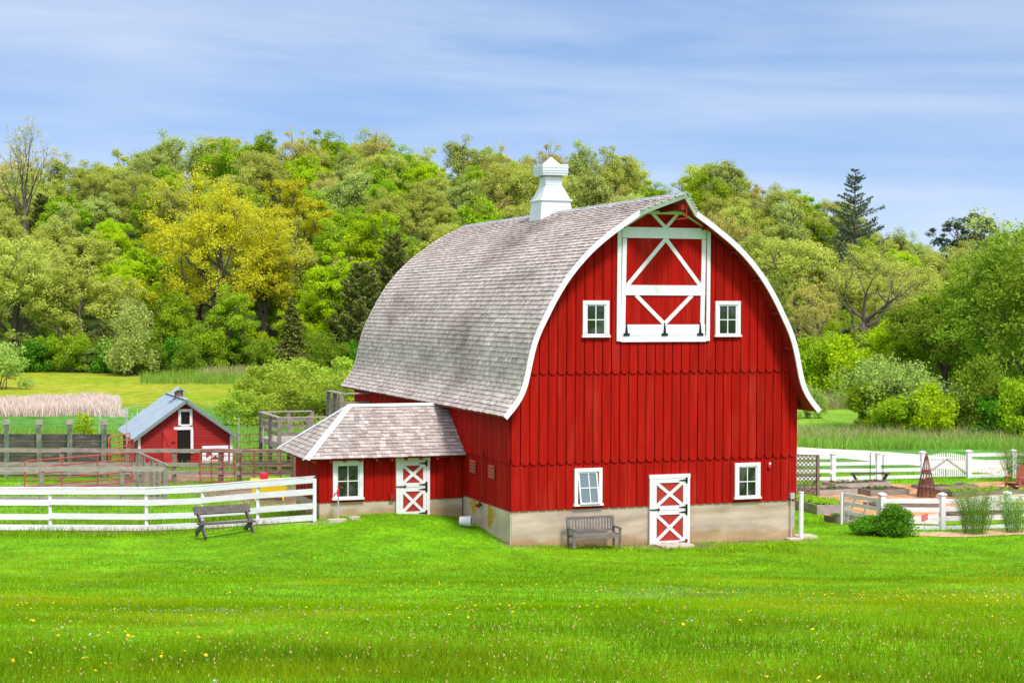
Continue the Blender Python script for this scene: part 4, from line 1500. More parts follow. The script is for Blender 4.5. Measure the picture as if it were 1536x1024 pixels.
# yellow feeder and red tub
yx, yy = -4.1, 16.0
yz = gz(yx, yy)
t = thing('feed_trough', 'bright yellow plastic feed trough behind the white fence near the annex', 'trough', (yx, yy, yz), R(-12))
mb = MB()
for (z0, z1, w0, w1, d0, d1) in ((0.26, 0.74, 0.62, 0.68, 0.26, 0.30), (0.74, 0.80, 0.72, 0.72, 0.34, 0.34)):
    v = []
    for z, w, d in ((z0, w0, d0), (z1, w1, d1)):
        v += [(-w, -d, z), (w, -d, z), (w, d, z), (-w, d, z)]
    mb.add(v, BOXF)
mb.build('tub', YELLOW, t)
for x in (-0.5, 0.5):
    MB().beam((x*1.05, -0.2, 0), (x, -0.18, 0.27), 0.06, 0.06, (0, 1, 0)).build('leg', YELLOW, t)
    MB().beam((x*1.05, 0.2, 0), (x, 0.18, 0.27), 0.06, 0.06, (0, 1, 0)).build('leg', YELLOW, t)
mb = MB()
mb.tube([(-0.2, 0, 0.802), (-0.2, 0, 0.84), (-0.2, 0, 0.98), (-0.2, 0, 1.04)], [0.13, 0.16, 0.17, 0.15], 16)
o = mb.build('feed_tub', REDPL, None, smooth=False)
o.location = (yx, yy, yz)
o.rotation_euler = (0, 0, R(-12))
tag(o, 'small red plastic tub set on the yellow feed trough', 'tub')

# ------------------------------------------------------------------ garden at the right
BFL = lambda x: 15.7-0.16*(x-19.9)
bf_x = [17.6, 20.05, 22.05, 24.05]
rail_fence('garden_fence', 'white four-rail fence at the back of the garden, left of the picket gate', [(x, BFL(x)) for x in bf_x], (1.08, 0.78, 0.49, 0.17), 0.145, 1.12, WHITEF, WHITEF, 0.18, cap=True, tops=False, rail_off=0.0, rail_t=0.05)
rail_fence('garden_fence', 'white rail fence at the back of the garden, right of the picket gate', [(x, BFL(x)) for x in (26.15, 28.2, 30.4, 32.6)], (1.08, 0.78, 0.49, 0.17), 0.145, 1.14, WHITEF, WHITEF, 0.18, cap=True, tops=False, rail_off=0.0, rail_t=0.05)
rail_fence('garden_fence', 'white rail fence along the front of the garden, beside the low round bush', [(13.44, 1.17), (15.35, 0.55), (17.68, 0.25), (20.2, -0.1), (22.8, -0.5)], (1.02, 0.74, 0.43, 0.12), 0.15, 1.14, WHITEF, WHITEF, 0.17, cap=True, tops=False, rail_off=0.0, rail_t=0.05)
# picket double gate with arched top
t = thing('picket_gate', 'white arched double picket gate in the rear garden fence', 'gate', (25.1, BFL(25.1), -0.2))
for h0, h1 in ((24.2, 25.08), (25.12, 26.02)):
    lf = MB()
    n = 10
    for i in range(n):
        x = h0+0.04+(h1-h0-0.08)*i/(n-1)
        top = 1.0+0.13*(1-abs((x-25.1)/0.95)**2)
        y = BFL(x)
        lf.prism([(x-0.028, -0.12), (x+0.028, -0.12), (x+0.028, top-0.26), (x, top-0.22), (x-0.028, top-0.26)], lambda u, v, tt: (u, y+tt, v), -0.02, 0.0)
    lo = lf.build('leaf', WHITEF, t, world=True)
    fr = MB()
    for z in (0.0, 0.62):
        fr.beam((h0, BFL(h0)+0.02, z), (h1, BFL(h1)+0.02, z), 0.03, 0.08)
    ends = ((h0, 0.03), (h1, 0.6)) if h0 < 24.5 else ((h0, 0.66), (h1, 0.03))
    fr.beam((ends[0][0], BFL(h0)-0.035, ends[0][1]), (ends[1][0], BFL(h1)-0.035, ends[1][1]), 0.025, 0.06)
    fr.build('bracing', GREYL, lo, world=True)
# small swung-open gate of the front fence
t = thing('board_gate', 'slatted white gate swung open at the near end of the front garden fence', 'gate', (13.3, 1.9, -0.2))
for z in (1.02, 0.74, 0.43, 0.12):
    MB().beam((13.38, 1.3, z-0.2-0.07), (13.06, 3.0, z-0.2-0.07+0.03), 0.035, 0.13).build('rail', WHITEF, t, world=True)
for a_, b_ in (((13.37, 1.35, -0.12), (13.37, 1.35, 0.80)), ((13.07, 2.95, -0.1), (13.07, 2.95, 0.84)), ((13.3, 1.7, 0.80), (13.22, 2.15, -0.05)), ((13.18, 2.35, 0.80), (13.1, 2.8, -0.05))):
    MB().beam(a_, b_, 0.03, 0.07, (0, 1, 0.2)).build('stile', WHITEF, t, world=True)
tag(MB().tube([(12.85, 2.75, -0.3), (12.85, 2.75, 0.86)], 0.05, 8).tube([(12.85, 2.75, 0.861), (12.85, 2.75, 0.90)], 0.035, 8).build('stake', WHITE), 'lone white round stake beside the brown planting box', 'stake')
# lattice screen
t = thing('lattice_screen', 'brown wooden lattice screen beyond the right barn corner', 'trellis', (14.9, 9.1, -0.2))
la, lb_ = np.array([13.2, 9.75]), np.array([15.47, 8.95])
fr = MB()
for p in (la, (la+lb_)/2, lb_):
    MB().box(p[0]-0.05, p[0]+0.05, p[1]-0.05, p[1]+0.05, -0.3, 1.58).build('post', BROWNW, t, world=True)
MB().beam((*la, 1.55), (*lb_, 1.55), 0.06, 0.06).build('rail', BROWNW, t, world=True)
MB().beam((*la, -0.05), (*lb_, -0.05), 0.06, 0.06).build('rail', BROWNW, t, world=True)
mb = MB()
Lw = np.linalg.norm(lb_-la)
H0, H1 = -0.03, 1.53
for s_ in (-1, 1):
    k = -H1-1
    while k < Lw+H1+1:
        # line u = k + s*(z-H0)
        z0, z1 = H0, H1
        u0, u1 = k, k+s_*(z1-z0)
        pts = []
        for u, z in ((u0, z0), (u1, z1)):
            pts.append([u, z])
        (ua, za), (ub, zb) = pts
        for P_ in pts:
            pass
        def clipu(u):
            return min(max(u, 0), Lw)
        ca, cb = clipu(ua), clipu(ub)
        if abs(ca-cb) > 0.05:
            zA = za+(ca-ua)*s_
            zB = za+(cb-ua)*s_
            A_ = la+(lb_-la)*ca/Lw
            B_ = la+(lb_-la)*cb/Lw
            mb.beam((A_[0], A_[1]-0.012*s_, zA), (B_[0], B_[1]-0.012*s_, zB), 0.012, 0.035)
        k += 0.155
mb.build('lattice', BROWNW, t, world=True)

LETT = leafmat('lettuce_leaf', (0.30, 0.55, 0.03), (0.45, 0.62, 0.05))
HERB = leafmat('herb_leaf', (0.09, 0.22, 0.03), (0.2, 0.33, 0.05))


def leaf_cloud(n, cen, rad, size, rng, flat=1.0, upb=0.5):
    """quads scattered in an ellipsoid; returns V, F"""
    P = rng.normal(size=(n, 3))
    P /= np.linalg.norm(P, axis=1)[:, None]
    P *= rng.random((n, 1))**0.45
    P = P*np.array(rad)+np.array(cen)
    return leaf_quads(P, size, rng, upb)


def leaf_quads(P, size, rng, upb=0.5, out=None):
    n = len(P)
    nn = rng.normal(size=(n, 3))
    nn /= np.linalg.norm(nn, axis=1)[:, None]
    nn[:, 2] += upb
    if out is not None:
        nn += out
    nn /= np.linalg.norm(nn, axis=1)[:, None]
    r_ = rng.normal(size=(n, 3))
    u = np.cross(nn, r_)
    u /= np.linalg.norm(u, axis=1)[:, None]
    v = np.cross(nn, u)
    sz = size*(0.6+0.8*rng.random((n, 1)))
    a = sz*0.5
    b = sz*0.33
    bend = nn*sz*0.12
    V = np.stack([P-u*a-bend, P-v*b, P+u*a-bend, P+v*b], 1).reshape(-1, 3)
    F = np.arange(4*n).reshape(n, 4)
    return V, F


def raised_bed(x0, x1, y0, y1, h, label, m, plants=None, soil=0.05):
    cx_, cy_ = (x0+x1)/2, (y0+y1)/2
    h = h*0.78
    z = gz(cx_, cy_)
    t = thing('raised_bed', label, 'raised bed', (cx_, cy_, z))
    a, b = (x1-x0)/2, (y1-y0)/2
    w = 0.05
    for bx in ((-a, a, -b, -b+w), (-a, a, b-w, b), (-a, -a+w, -b+w, b-w), (a-w, a, -b+w, b-w)):
        MB().box(bx[0], bx[1], bx[2], bx[3], -0.1, h).build('board', m, t)
    sb = MB()
    n = 10
    P_ = [(-a+w+(2*a-2*w)*i/n, -b+w+(2*b-2*w)*j/n, h-soil+random.uniform(-.03, .04)) for i in range(n+1) for j in range(n+1)]
    sb.add(P_, [(i*(n+1)+j, (i+1)*(n+1)+j, (i+1)*(n+1)+j+1, i*(n+1)+j+1) for i in range(n) for j in range(n)])
    so_ = sb.build('soil', SOIL, t)
    if plants:
        mt_, cnt, rad, sz = plants
        rng = np.random.default_rng(int(x0*100))
        Vs, Fs, o_ = [], [], 0
        for i in range(cnt):
            c = (rng.uniform(-a*0.85, a*0.85), rng.uniform(-b*0.85, b*0.85), h-soil+rad*0.5)
            V, F = leaf_cloud(40, c, (rad, rad, rad*0.7), sz, rng)
            Vs.append(V)
            Fs.append(F+o_)
            o_ += len(V)
        po = fast_mesh('seedlings', np.concatenate(Vs), np.concatenate(Fs), mt_, t)
        po['kind'] = 'stuff'
    return t


raised_bed(13.45, 14.75, 5.45, 8.1, 0.42, 'grey raised bed full of bright lettuce next to the barn corner', GREYL, (LETT, 60, 0.14, 0.10))
raised_bed(12.75, 14.1, 3.05, 3.75, 0.26, 'low dark brown planting box behind the white stake', BROWNW, (HERB, 8, 0.10, 0.07))
raised_bed(16.3, 18.2, 10.6, 12.0, 0.29, 'grey raised bed right of the lattice screen, middle row', GREYL, (HERB, 10, 0.08, 0.06))
raised_bed(18.35, 20.1, 9.9, 11.2, 0.29, 'weathered raised bed with dark seedlings between two others, left of the wicker obelisk', GREYW, (HERB, 14, 0.09, 0.06))
raised_bed(18.2, 20.8, 12.3, 13.4, 0.32, 'long grey raised bed nearest the rear fence and plank bench', GREYL, (HERB, 10, 0.09, 0.06))
raised_bed(16.2, 18.9, 5.6, 6.9, 0.24, 'low raised bed beyond the pale path, in front of the wicker obelisk', BROWNW, (LETT, 12, 0.08, 0.07))
raised_bed(17.4, 21.6, 2.4, 3.7, 0.22, 'long low raised bed just behind the front garden fence', GREYW, (HERB, 16, 0.10, 0.07))
raised_bed(21.2, 24.8, 8.6, 9.8, 0.24, 'low raised bed of sprouting greens right of the wicker obelisk', BROWNW, (LETT, 26, 0.10, 0.08))
raised_bed(21.6, 24.0, 10.9, 12.1, 0.2, 'low raised bed before the picket gate', GREYW, (LETT, 12, 0.09, 0.07))
# wicker obelisk
t = thing('wicker_obelisk', 'tall red-brown wicker obelisk plant support in the garden', 'obelisk', (20.25, 8.95, gz(20.25, 8.95)))
mb = MB()
for i in range(12):
    a = i*2*math.pi/12
    mb.tube([(0.36*math.cos(a), 0.36*math.sin(a), -0.05), (0.30*math.cos(a), 0.30*math.sin(a), 0.45), (0.15*math.cos(a), 0.15*math.sin(a), 1.1), (0.015*math.cos(a), 0.015*math.sin(a), 1.72)], 0.013, 5)
mb.build('rods', WICKER, t)
for z0, z1 in ((0.08, 0.36), (0.50, 0.72), (0.92, 1.08), (1.48, 1.6)):
    mb = MB()
    z = z0
    while z < z1:
        rad = np.interp(z, [0, 0.45, 1.1, 1.72], [0.37, 0.31, 0.16, 0.03])
        ring = [(rad*(1+0.05*math.cos(6*a_+z*90))*math.cos(a_), rad*(1+0.05*math.cos(6*a_+z*90))*math.sin(a_), z+0.008*math.sin(5*a_)) for a_ in np.linspace(0, 2*math.pi, 25)]
        mb.tube(ring, 0.013, 4, cap=False)
        z += 0.032
    mb.build('weave', WICKER, t)
# red sign in the border
t = thing('garden_sign', 'small tilted red sign on a thin stake before the front garden fence', 'sign', (13.95, -0.55, gz(13.95, -0.55)), R(-18))
MB().tube([(0, 0, -0.1), (0, 0, 0.62)], 0.012, 6).build('stake', GALV, t)
mb = MB()
mb.add([(-0.10, -0.012, 0.44), (0.10, -0.012, 0.51), (0.10, -0.012, 0.72), (-0.10, -0.012, 0.65), (-0.10, 0.0, 0.44), (0.10, 0.0, 0.51), (0.10, 0.0, 0.72), (-0.10, 0.0, 0.65)], [(0, 1, 2, 3), (7, 6, 5, 4), (0, 4, 5, 1), (1, 5, 6, 2), (2, 6, 7, 3), (3, 7, 4, 0)])
pn = mb.build('panel', mat('red_sign', (0.70, 0.10, 0.10), 0.5), t)
mb = MB()
for z, w in ((0.62, 0.07), (0.57, 0.05), (0.53, 0.06)):
    mb.beam((-w, -0.016, z-w*0.35+0.0), (w, -0.016, z+w*0.35), 0.004, 0.014)
mb.build('faded_lettering', mat('pink_lettering', (0.75, 0.4, 0.38), 0.6), pn)
# chair
t = thing('adirondack_chair', 'red-brown slatted garden chair at the right edge of the garden', 'chair', (24.9, 9.55, gz(24.9, 9.55)), R(-70))
s_ = MB()
for i in range(5):
    s_.beam((-0.26, -0.35+i*0.12, 0.36-i*0.03), (0.26, -0.35+i*0.12, 0.36-i*0.03), 0.10, 0.02)
s_.build('seat', ADIR, t)
b_ = MB()
for i in range(5):
    x = -0.22+i*0.11
    b_.beam((x*0.85, 0.18, 0.22), (x*1.1, 0.52, 0.98+0.06*(1-abs(i-2)/2)), 0.09, 0.02, (0, 1, -0.4))
b_.build('backrest', ADIR, t)
for x in (-0.31, 0.31):
    MB().beam((x, -0.42, 0.60), (x, 0.34, 0.60), 0.12, 0.025).build('armrest', ADIR, t)
    MB().beam((x, -0.36, 0), (x, -0.36, 0.585), 0.03, 0.09, (0, 1, 0)).build('leg', ADIR, t)
    MB().beam((x*0.9, -0.38, 0.34), (x*0.9, 0.55, 0.03), 0.03, 0.11).build('leg', ADIR, t)
for x, y, h, lb in ((20.9, 15.0-0.9, 1.25, 'black iron rod in the garden, nearer the lattice screen'), (21.3, 13.75, 1.2, 'black iron rod in front of the plank bench, further from the lattice screen')):
    tag(MB().tube([(x, y, -0.3), (x, y, h-0.2)], 0.018, 5).tube([(x, y, h-0.2), (x+0.05, y, h-0.16), (x+0.1, y, h-0.2)], 0.014, 5).build('plant_hook', BLACK), lb, 'rod')
for x, y, lb in ((18.9, 13.9, 'white globe garden light beside the long raised bed, left one'), (22.9, 12.6, 'white globe garden light in front of the picket gate'), (18.2, 11.2, 'white globe garden light on the rim of the middle raised bed')):
    z = gz(x, y)
    tt_ = thing('garden_light', lb, 'light', (x, y, z))
    MB().tube([(0, 0, -0.1), (0, 0, 0.44)], 0.012, 5).build('stem', GALV, tt_)
    MB().tube([(0, 0, 0.44), (0, 0, 0.48), (0, 0, 0.56), (0, 0, 0.60)], [0.04, 0.09, 0.09, 0.03], 10).build('globe', WHITE, tt_)

# picnic table far off
t = thing('picnic_table', 'small grey picnic table at the far edge of the meadow', 'table', (-3.1, 154.5, gz(-3.1, 154.5)), R(-10))
MB().box(-0.95, 0.95, -0.38, 0.38, 0.72, 0.77).build('tabletop', GREYL, t)
for y in (-0.72, 0.72):
    MB().box(-0.95, 0.95, y-0.14, y+0.14, 0.42, 0.46).build('seat', GREYL, t)
for x in (-0.65, 0.65):
    MB().beam((x, -0.75, 0), (x, -0.25, 0.72), 0.05, 0.1, (0, 1, 0)).build('leg', GREYW, t)
    MB().beam((x, 0.75, 0), (x, 0.25, 0.72), 0.05, 0.1, (0, 1, 0)).build('leg', GREYW, t)
    MB().beam((x+0.05, -0.8, 0.38), (x+0.05, 0.8, 0.38), 0.05, 0.09).build('crossbar', GREYW, t)
#@@VEG
# ------------------------------------------------------------------ trees and shrubs
def grow(mb, p, d, L, r_, depth, rng, tips, nb=(2, 4), spread=0.75, upw=0.25, shrink=0.72, wig=0.22, n=5, keep=0.35):
    """one limb with a wiggle, then child limbs; collects tips"""
    pts, rad = [p], [r_]
    q, dd = p.copy(), d.copy()
    for k in range(3):
        dd = dd+rng.normal(size=3)*wig*0.5+np.array([0, 0, upw*0.25])
        dd /= np.linalg.norm(dd)
        q = q+dd*L/3
        pts.append(q.copy())
        rad.append(r_*(1-0.42*(k+1)/3))
    mb.tube(pts, rad, n, cap=False)
    if depth == 0:
        tips.append((q, 1.0))
        return
    if depth <= 1:
        tips.append((pts[2], 0.7))
    k = rng.integers(nb[0], nb[1]+1)
    ph = rng.random()*6.28
    for i in range(k):
        ang = spread*(0.55+0.7*rng.random())
        a = ph+i*2*math.pi/k+rng.normal()*0.3
        x = np.cross(dd, [0.3, 0.2, 1.0])
        x /= np.linalg.norm(x)+1e-9
        y = np.cross(dd, x)
        nd = dd*math.cos(ang)+(x*math.cos(a)+y*math.sin(a))*math.sin(ang)+np.array([0, 0, upw*0.5])
        nd /= np.linalg.norm(nd)
        st = pts[-1] if i < 2 or rng.random() > keep else pts[2]
        grow(mb, st.copy(), nd, L*shrink*(0.8+0.4*rng.random()), rad[-1]*0.8, depth-1, rng, tips, nb, spread, upw, shrink, wig, n, keep)


def broadleaf(name, label, cat, seed, H, Rr, leafm, nleaf=9000, lsize=0.34, trunk_frac=0.28, depth=3, clump=0.85, bark=None, upw=0.3, spread=0.75,
              low=0.22, fill=0.35, group=None, flat=0.75, loc=(0, 0, 0)):
    rng = np.random.default_rng(seed)
    mb = MB()
    tips = []
    r0 = 0.022*H
    trunk = [np.array([0, 0, -0.6]), np.array([0, 0, 0.0])]
    q = np.zeros(3)
    for k in range(4):
        q = q+np.array([rng.normal()*0.03*H*0.4, rng.normal()*0.03*H*0.4, H*trunk_frac/4])
        trunk.append(q.copy())
    mb.tube(trunk, np.linspace(r0*1.25, r0*0.8, 6), 7)
    nl = 5
    for i in range(nl):
        a = i*2*math.pi/nl+rng.normal()*0.4
        el = 0.45+0.9*rng.random()
        d = np.array([math.cos(a)*math.cos(el), math.sin(a)*math.cos(el), math.sin(el)])
        st = trunk[-1] if i < 3 else trunk[-2]
        grow(mb, st.copy(), d, H*0.20, r0*0.55, depth-1, rng, tips, (2, 4), spread, upw, 0.74)
    grow(mb, trunk[-1].copy(), np.array([0.05, 0, 1.0]), H*0.22, r0*0.7, depth-1, rng, tips, (2, 4), spread, upw, 0.76)
    T = np.array([t_[0] for t_ in tips])
    # fit to the wanted crown
    top, rad = T[:, 2].max(), np.percentile(np.hypot(T[:, 0], T[:, 1]), 92)
    fz, fr_ = (H-0.35*clump*Rr/5)/top, Rr*0.86/rad
    zb = H*trunk_frac
    V = np.array(mb.v)
    def warp(P):
        P = P.copy()
        k = np.clip((P[:, 2]-0.4*zb)/(0.6*zb+1e-6), 0, 1)
        P[:, :2] *= (1+(fr_-1)*k)[:, None]
        P[:, 2] *= np.where(P[:, 2] > 0, fz, 1)
        return P
    mb.v = [tuple(p) for p in warp(V)]
    T = warp(T)
    # extra clumps: lower skirt and inside
    ne = int(len(T)*fill)
    ph, uu = rng.random(ne)*6.28, rng.random(ne)
    zz = H*(low+(0.72-low)*uu)
    rr_ = Rr*(0.35+0.5*rng.random(ne))*np.sqrt(np.clip(1-((zz-0.55*H)/(0.5*H))**2, 0.1, 1))
    E_ = np.stack([rr_*np.cos(ph), rr_*np.sin(ph), zz], -1)
    C_ = np.concatenate([T, E_])
    C_ = C_[C_[:, 2] > low*H]
    per = rng.random(len(C_))**1.2+0.25
    per = np.maximum(3, per/per.sum()*nleaf).astype(int)
    ci = np.repeat(np.arange(len(C_)), per)
    off = rng.normal(size=(len(ci), 3))
    off /= np.linalg.norm(off, axis=1)[:, None]
    off *= rng.random((len(ci), 1))**0.5
    cs = (clump*(0.6+0.8*rng.random(len(C_))))[ci][:, None]
    off = off*cs*np.array([1, 1, flat])
    P = C_[ci]+off
    outw = P-np.array([0, 0, 0.5*H])
    outw /= np.linalg.norm(outw, axis=1)[:, None]+1e-9
    Vq, Fq = leaf_quads(P, lsize, rng, 0.7, outw*0.5+off/(cs+1e-6)*0.6)
    t = thing(name, label, cat, loc, 0, group)
    mb.build('trunk', bark or BARK, t, smooth=True)
    fast_mesh('crown', Vq, Fq, leafm, t)
    return t


def conifer(name, label, seed, H, Rr, leafm, nleaf=9000, nsz=0.30, step=0.035, droop=0.15, base=0.06, group=None, sparse=1.0, power=0.85, up=0.0, shapefn=None, jag=0.4):
    rng = np.random.default_rng(seed)
    mb = MB()
    mb.tube([(0, 0, -0.5), (0, 0, H*0.5), (0.02*H*0.3, 0, H*0.99)], [0.016*H, 0.010*H, 0.02], 7)
    Ps = []
    z = base*H
    while z < H*0.985:
        k = rng.integers(4, 7)
        ph = rng.random()*6.28
        f = (1-z/H)
        rl = Rr*(f**power if shapefn is None else shapefn(z/H))
        for i in range(k):
            a = ph+i*2*math.pi/k+rng.normal()*0.25
            L = rl*(1.12-jag+jag*rng.random())+0.15
            z_ = z+rng.normal()*0.012*H
            e = np.array([math.cos(a), math.sin(a), 0])
            m_ = max(4, int(L/0.35))
            pts = [np.array([0, 0, z_])+e*L*t_+np.array([0, 0, up*L*t_-droop*L*t_*t_+0.12*L*max(0, t_-0.7)]) for t_ in np.linspace(0, 1, 5)]
            mb.tube(pts, np.linspace(0.006*H*0.8, 0.015, 5), 4, cap=False)
            nn = int(nleaf*0.0006*L*sparse*14)+4
            t_ = 0.15+0.85*rng.random(nn)**0.7
            base_ = np.array([0, 0, z_])+e*(L*t_)[:, None]+np.stack([0*t_, 0*t_, up*L*t_-droop*L*t_*t_], -1)
            wv = 0.22*L*(1.05-t_)+0.12
            sd = np.array([-e[1], e[0], 0])
            base_ = base_+sd*(rng.normal(size=nn)*wv)[:, None]+np.array([0, 0, 1])*(rng.normal(size=nn)*0.07*max(L, 1)*0.5-0.03)[:, None]
            Ps.append(base_)
        z += step*H*(0.8+0.4*rng.random())
    P = np.concatenate(Ps)
    V, F = leaf_quads(P, nsz, rng, 0.9)
    t = thing(name, label, 'tree', (0, 0, 0), 0, group)
    mb.build('trunk', BARK, t, smooth=True)
    fast_mesh('crown', V, F, leafm, t)
    return t


def shrub(name, label, seed, H, Rr, leafm, nleaf=3000, lsize=0.2, group=None, ncl=26, cat='shrub', clump=0.33, stems=7, zc=0.5):
    rng = np.random.default_rng(seed)
    mb = MB()
    Cs = []
    for i in range(ncl):
        a, u = rng.random()*6.28, rng.random()
        zz = H*(0.12+0.78*u)
        rr_ = Rr*(0.95*math.sqrt(max(0.05, 1-((zz-H*zc*0.8)/(H*0.62))**2)))*(0.35+0.6*rng.random())
        Cs.append((rr_*math.cos(a), rr_*math.sin(a), zz))
    Cs = np.array(Cs)
    for i in range(stems):
        c = Cs[rng.integers(len(Cs))]
        mb.tube([(rng.normal()*0.1*Rr, rng.normal()*0.1*Rr, -0.2), c*0.5+np.array([0, 0, 0.05*H]), c], [0.02*H*0.6, 0.013*H*.6, 0.006*H], 5, cap=False)
    ci = rng.integers(0, len(Cs), nleaf)
    off = rng.normal(size=(nleaf, 3))
    off /= np.linalg.norm(off, axis=1)[:, None]
    off *= rng.random((nleaf, 1))**0.5
    off *= (clump*(0.6+0.8*rng.random(len(Cs))))[ci][:, None]*np.array([Rr, Rr, H*0.55])
    P = Cs[ci]+off
    P[:, 2] = np.abs(P[:, 2])+0.02
    V, F = leaf_quads(P, lsize, rng, 0.5, off/np.linalg.norm(off, axis=1)[:, None]*0.5)
    t = thing(name, label, cat, (0, 0, 0), 0, group)
    mb.build('stems', BARK, t, smooth=True)
    fast_mesh('foliage', V, F, leafm, t)
    return t


# leaf colours
L_MID = leafmat('mid_green_leaf', (0.17, 0.30, 0.018), (0.32, 0.44, 0.04))
L_OLIVE = leafmat('olive_young_leaf', (0.44, 0.51, 0.07), (0.60, 0.65, 0.14))
L_PALE = leafmat('pale_grey_green_leaf', (0.38, 0.48, 0.10), (0.55, 0.62, 0.18))
L_LIME = leafmat('lime_leaf', (0.38, 0.58, 0.008), (0.55, 0.70, 0.02))
L_GREEN = leafmat('fresh_green_leaf', (0.27, 0.46, 0.014), (0.43, 0.58, 0.03))
L_GOLD = leafmat('golden_oak_leaf', (0.50, 0.49, 0.014), (0.65, 0.63, 0.045), hue=0.002)
L_TAN = leafmat('tan_bud_leaf', (0.50, 0.45, 0.12), (0.60, 0.56, 0.13))
L_DARK = leafmat('dark_cedar_needle', (0.14, 0.18, 0.035), (0.28, 0.29, 0.08), trans=0.15)
L_SPRUCE = leafmat('blue_green_needle', (0.11, 0.18, 0.10), (0.20, 0.28, 0.16), trans=0.15)
L_WILLOW = leafmat('willow_leaf', (0.36, 0.54, 0.10), (0.50, 0.64, 0.17))
L_BUSH = leafmat('deep_bush_leaf', (0.08, 0.26, 0.015), (0.20, 0.46, 0.03))
L_FERN = leafmat('feathery_green', (0.20, 0.40, 0.06), (0.36, 0.52, 0.10))

KINDS = {}


def reg(key, words, t):
    KINDS.setdefault(key, (words, []))[1].append(t)


OAKW, PALEW, LIMEW, GREENW_, TANW, CEDW = ('olive oak', 'pale grey-green tree', 'lime green tree', 'fresh green broadleaf tree', 'tan budding tree', 'dark cedar')
for k in range(3):
    reg('olive_oak', OAKW, broadleaf('oak_tree', 'x', 'tree', 100+k, 14, 5.6, L_OLIVE, 19000, 0.25, clump=1.05, fill=0.5))
for k in range(3):
    reg('pale_tree', PALEW, broadleaf('pale_tree', 'x', 'tree', 120+k, 14, 4.8, L_PALE, 15000, 0.25, upw=0.5, clump=1.0, fill=0.5))
for k in range(2):
    reg('lime_tree', LIMEW, broadleaf('lime_tree', 'x', 'tree', 140+k, 13, 4.6, L_LIME, 17000, 0.27, upw=0.5, clump=1.05, fill=0.5))
for k in range(3):
    reg('green_tree', GREENW_, broadleaf('broadleaf_tree', 'x', 'tree', 160+k, 14, 5.0, L_GREEN, 18000, 0.27, clump=1.05, fill=0.5))
for k in range(2):
    reg('tan_tree', TANW, broadleaf('budding_tree', 'x', 'tree', 180+k, 14, 5.0, L_TAN, 9000, 0.21, clump=0.9))
for k in range(2):
    reg('cedar', CEDW, conifer('cedar_tree', 'x', 200+k, 11, 3.4, L_DARK, 11000, 0.25, droop=-0.1, up=0.45, step=0.03, jag=0.75, shapefn=lambda u: (1-u)**0.5*(0.4+0.6*min(1, u*3))))
reg('shrub_g', 'bright green shrub', shrub('shrub', 'x', 220, 4.2, 2.6, L_GREEN, 7000, 0.21))
reg('shrub_l', 'lime green shrub', shrub('shrub', 'x', 221, 4.2, 2.5, L_LIME, 7000, 0.21))
reg('shrub_p', 'pale willowy shrub', shrub('shrub', 'x', 222, 4.0, 2.6, L_WILLOW, 7000, 0.18))
reg('shrub_t', 'feathery lime shrub', shrub('shrub', 'x', 226, 4.0, 2.7, leafmat('thicket_leaf', (0.34, 0.50, 0.035), (0.50, 0.62, 0.08)), 9000, 0.16))
reg('shrub_m', 'shaded mid-green shrub', shrub('shrub', 'x', 227, 4.4, 2.5, L_MID, 7000, 0.2))
reg('shrub_d', 'dark green shrub', shrub('shrub', 'x', 223, 3.6, 2.4, L_BUSH, 6500, 0.21))
USED = set()
LABELS = {}


def place(key, x, y, sc=(1, 1, 1), rz=None, label=None, group=None, v=None, dz=-0.15):
    words, protos = KINDS[key]
    o = protos[v % len(protos)] if v is not None else random.choice(protos)
    loc = (x, y, gz(x, y)+dz)
    rz = random.uniform(0, 6.28) if rz is None else rz
    if o.name not in USED:
        USED.add(o.name)
        o.location, o.rotation_euler, o.scale = loc, (0, 0, rz), sc
        c = o
    else:
        c = copy_tree(o, loc, rz, scale=sc)
    if label:
        c['label'] = label
    if group:
        c['group'] = group
    return c


def column(px):
    for lim, w in ((95, 'far left by the frame edge'), (215, 'above the dark plank wall'), (330, 'above the shed'), (430, 'above the loading deck'), (530, 'left of the barn roof'),
                   (640, 'above the barn roof shoulder'), (790, 'just left of the cupola'), (900, 'just right of the cupola'), (1020, 'above the barn peak'), (1130, 'right of the barn peak'),
                   (1215, 'above the right barn eave'), (1330, 'above the lattice screen'), (1430, 'above the picket gate')):
        if px < lim:
            return w
    return 'by the right frame edge'


# landmark trees (placed where they stand; px is only used to name the neighbourhood)
def at_sl(s, px):
    return xy_of(s, (px-768)/2515*s)


LAND = []      # keep random trees off the landmarks


def land(s, px, t, rad, sc=(1, 1, 1), rz=0.0, dz=-0.2):
    x, y = at_sl(s, px)
    t.location = (x, y, gz(x, y)+dz)
    t.scale = sc
    t.rotation_euler = (0, 0, rz)
    LAND.append((s, px, rad))
    return t


land(203, 322, broadleaf('golden_oak', 'huge golden-yellow oak with spreading crown left of the barn', 'tree', 31, 22.0, 10.6, L_GOLD, 42000, 0.24, trunk_frac=0.25, clump=1.2, low=0.24, depth=4, fill=0.6), 8, dz=0.8)
land(207, 395, broadleaf('golden_oak', 'smaller golden-yellow oak at the right flank of the huge golden oak', 'tree', 32, 13.0, 5.2, L_GOLD, 18000, 0.25), 5)
land(232, 440, broadleaf('golden_oak', 'rounded dull gold oak higher on the hill behind the huge golden oak', 'tree', 36, 16.5, 6.0, L_GOLD, 17000, 0.26), 5)
land(205, 560, broadleaf('lime_tree', 'vivid lime green tree left of the barn roof shoulder', 'tree', 33, 17.5, 4.6, L_LIME, 22000, 0.26, upw=0.6, low=0.3), 4.5)
land(196, 500, broadleaf('lime_tree', 'slender lime green tree between the golden oak and the dark cedars', 'tree', 37, 13.5, 3.6, L_LIME, 17000, 0.26, upw=0.6), 4)
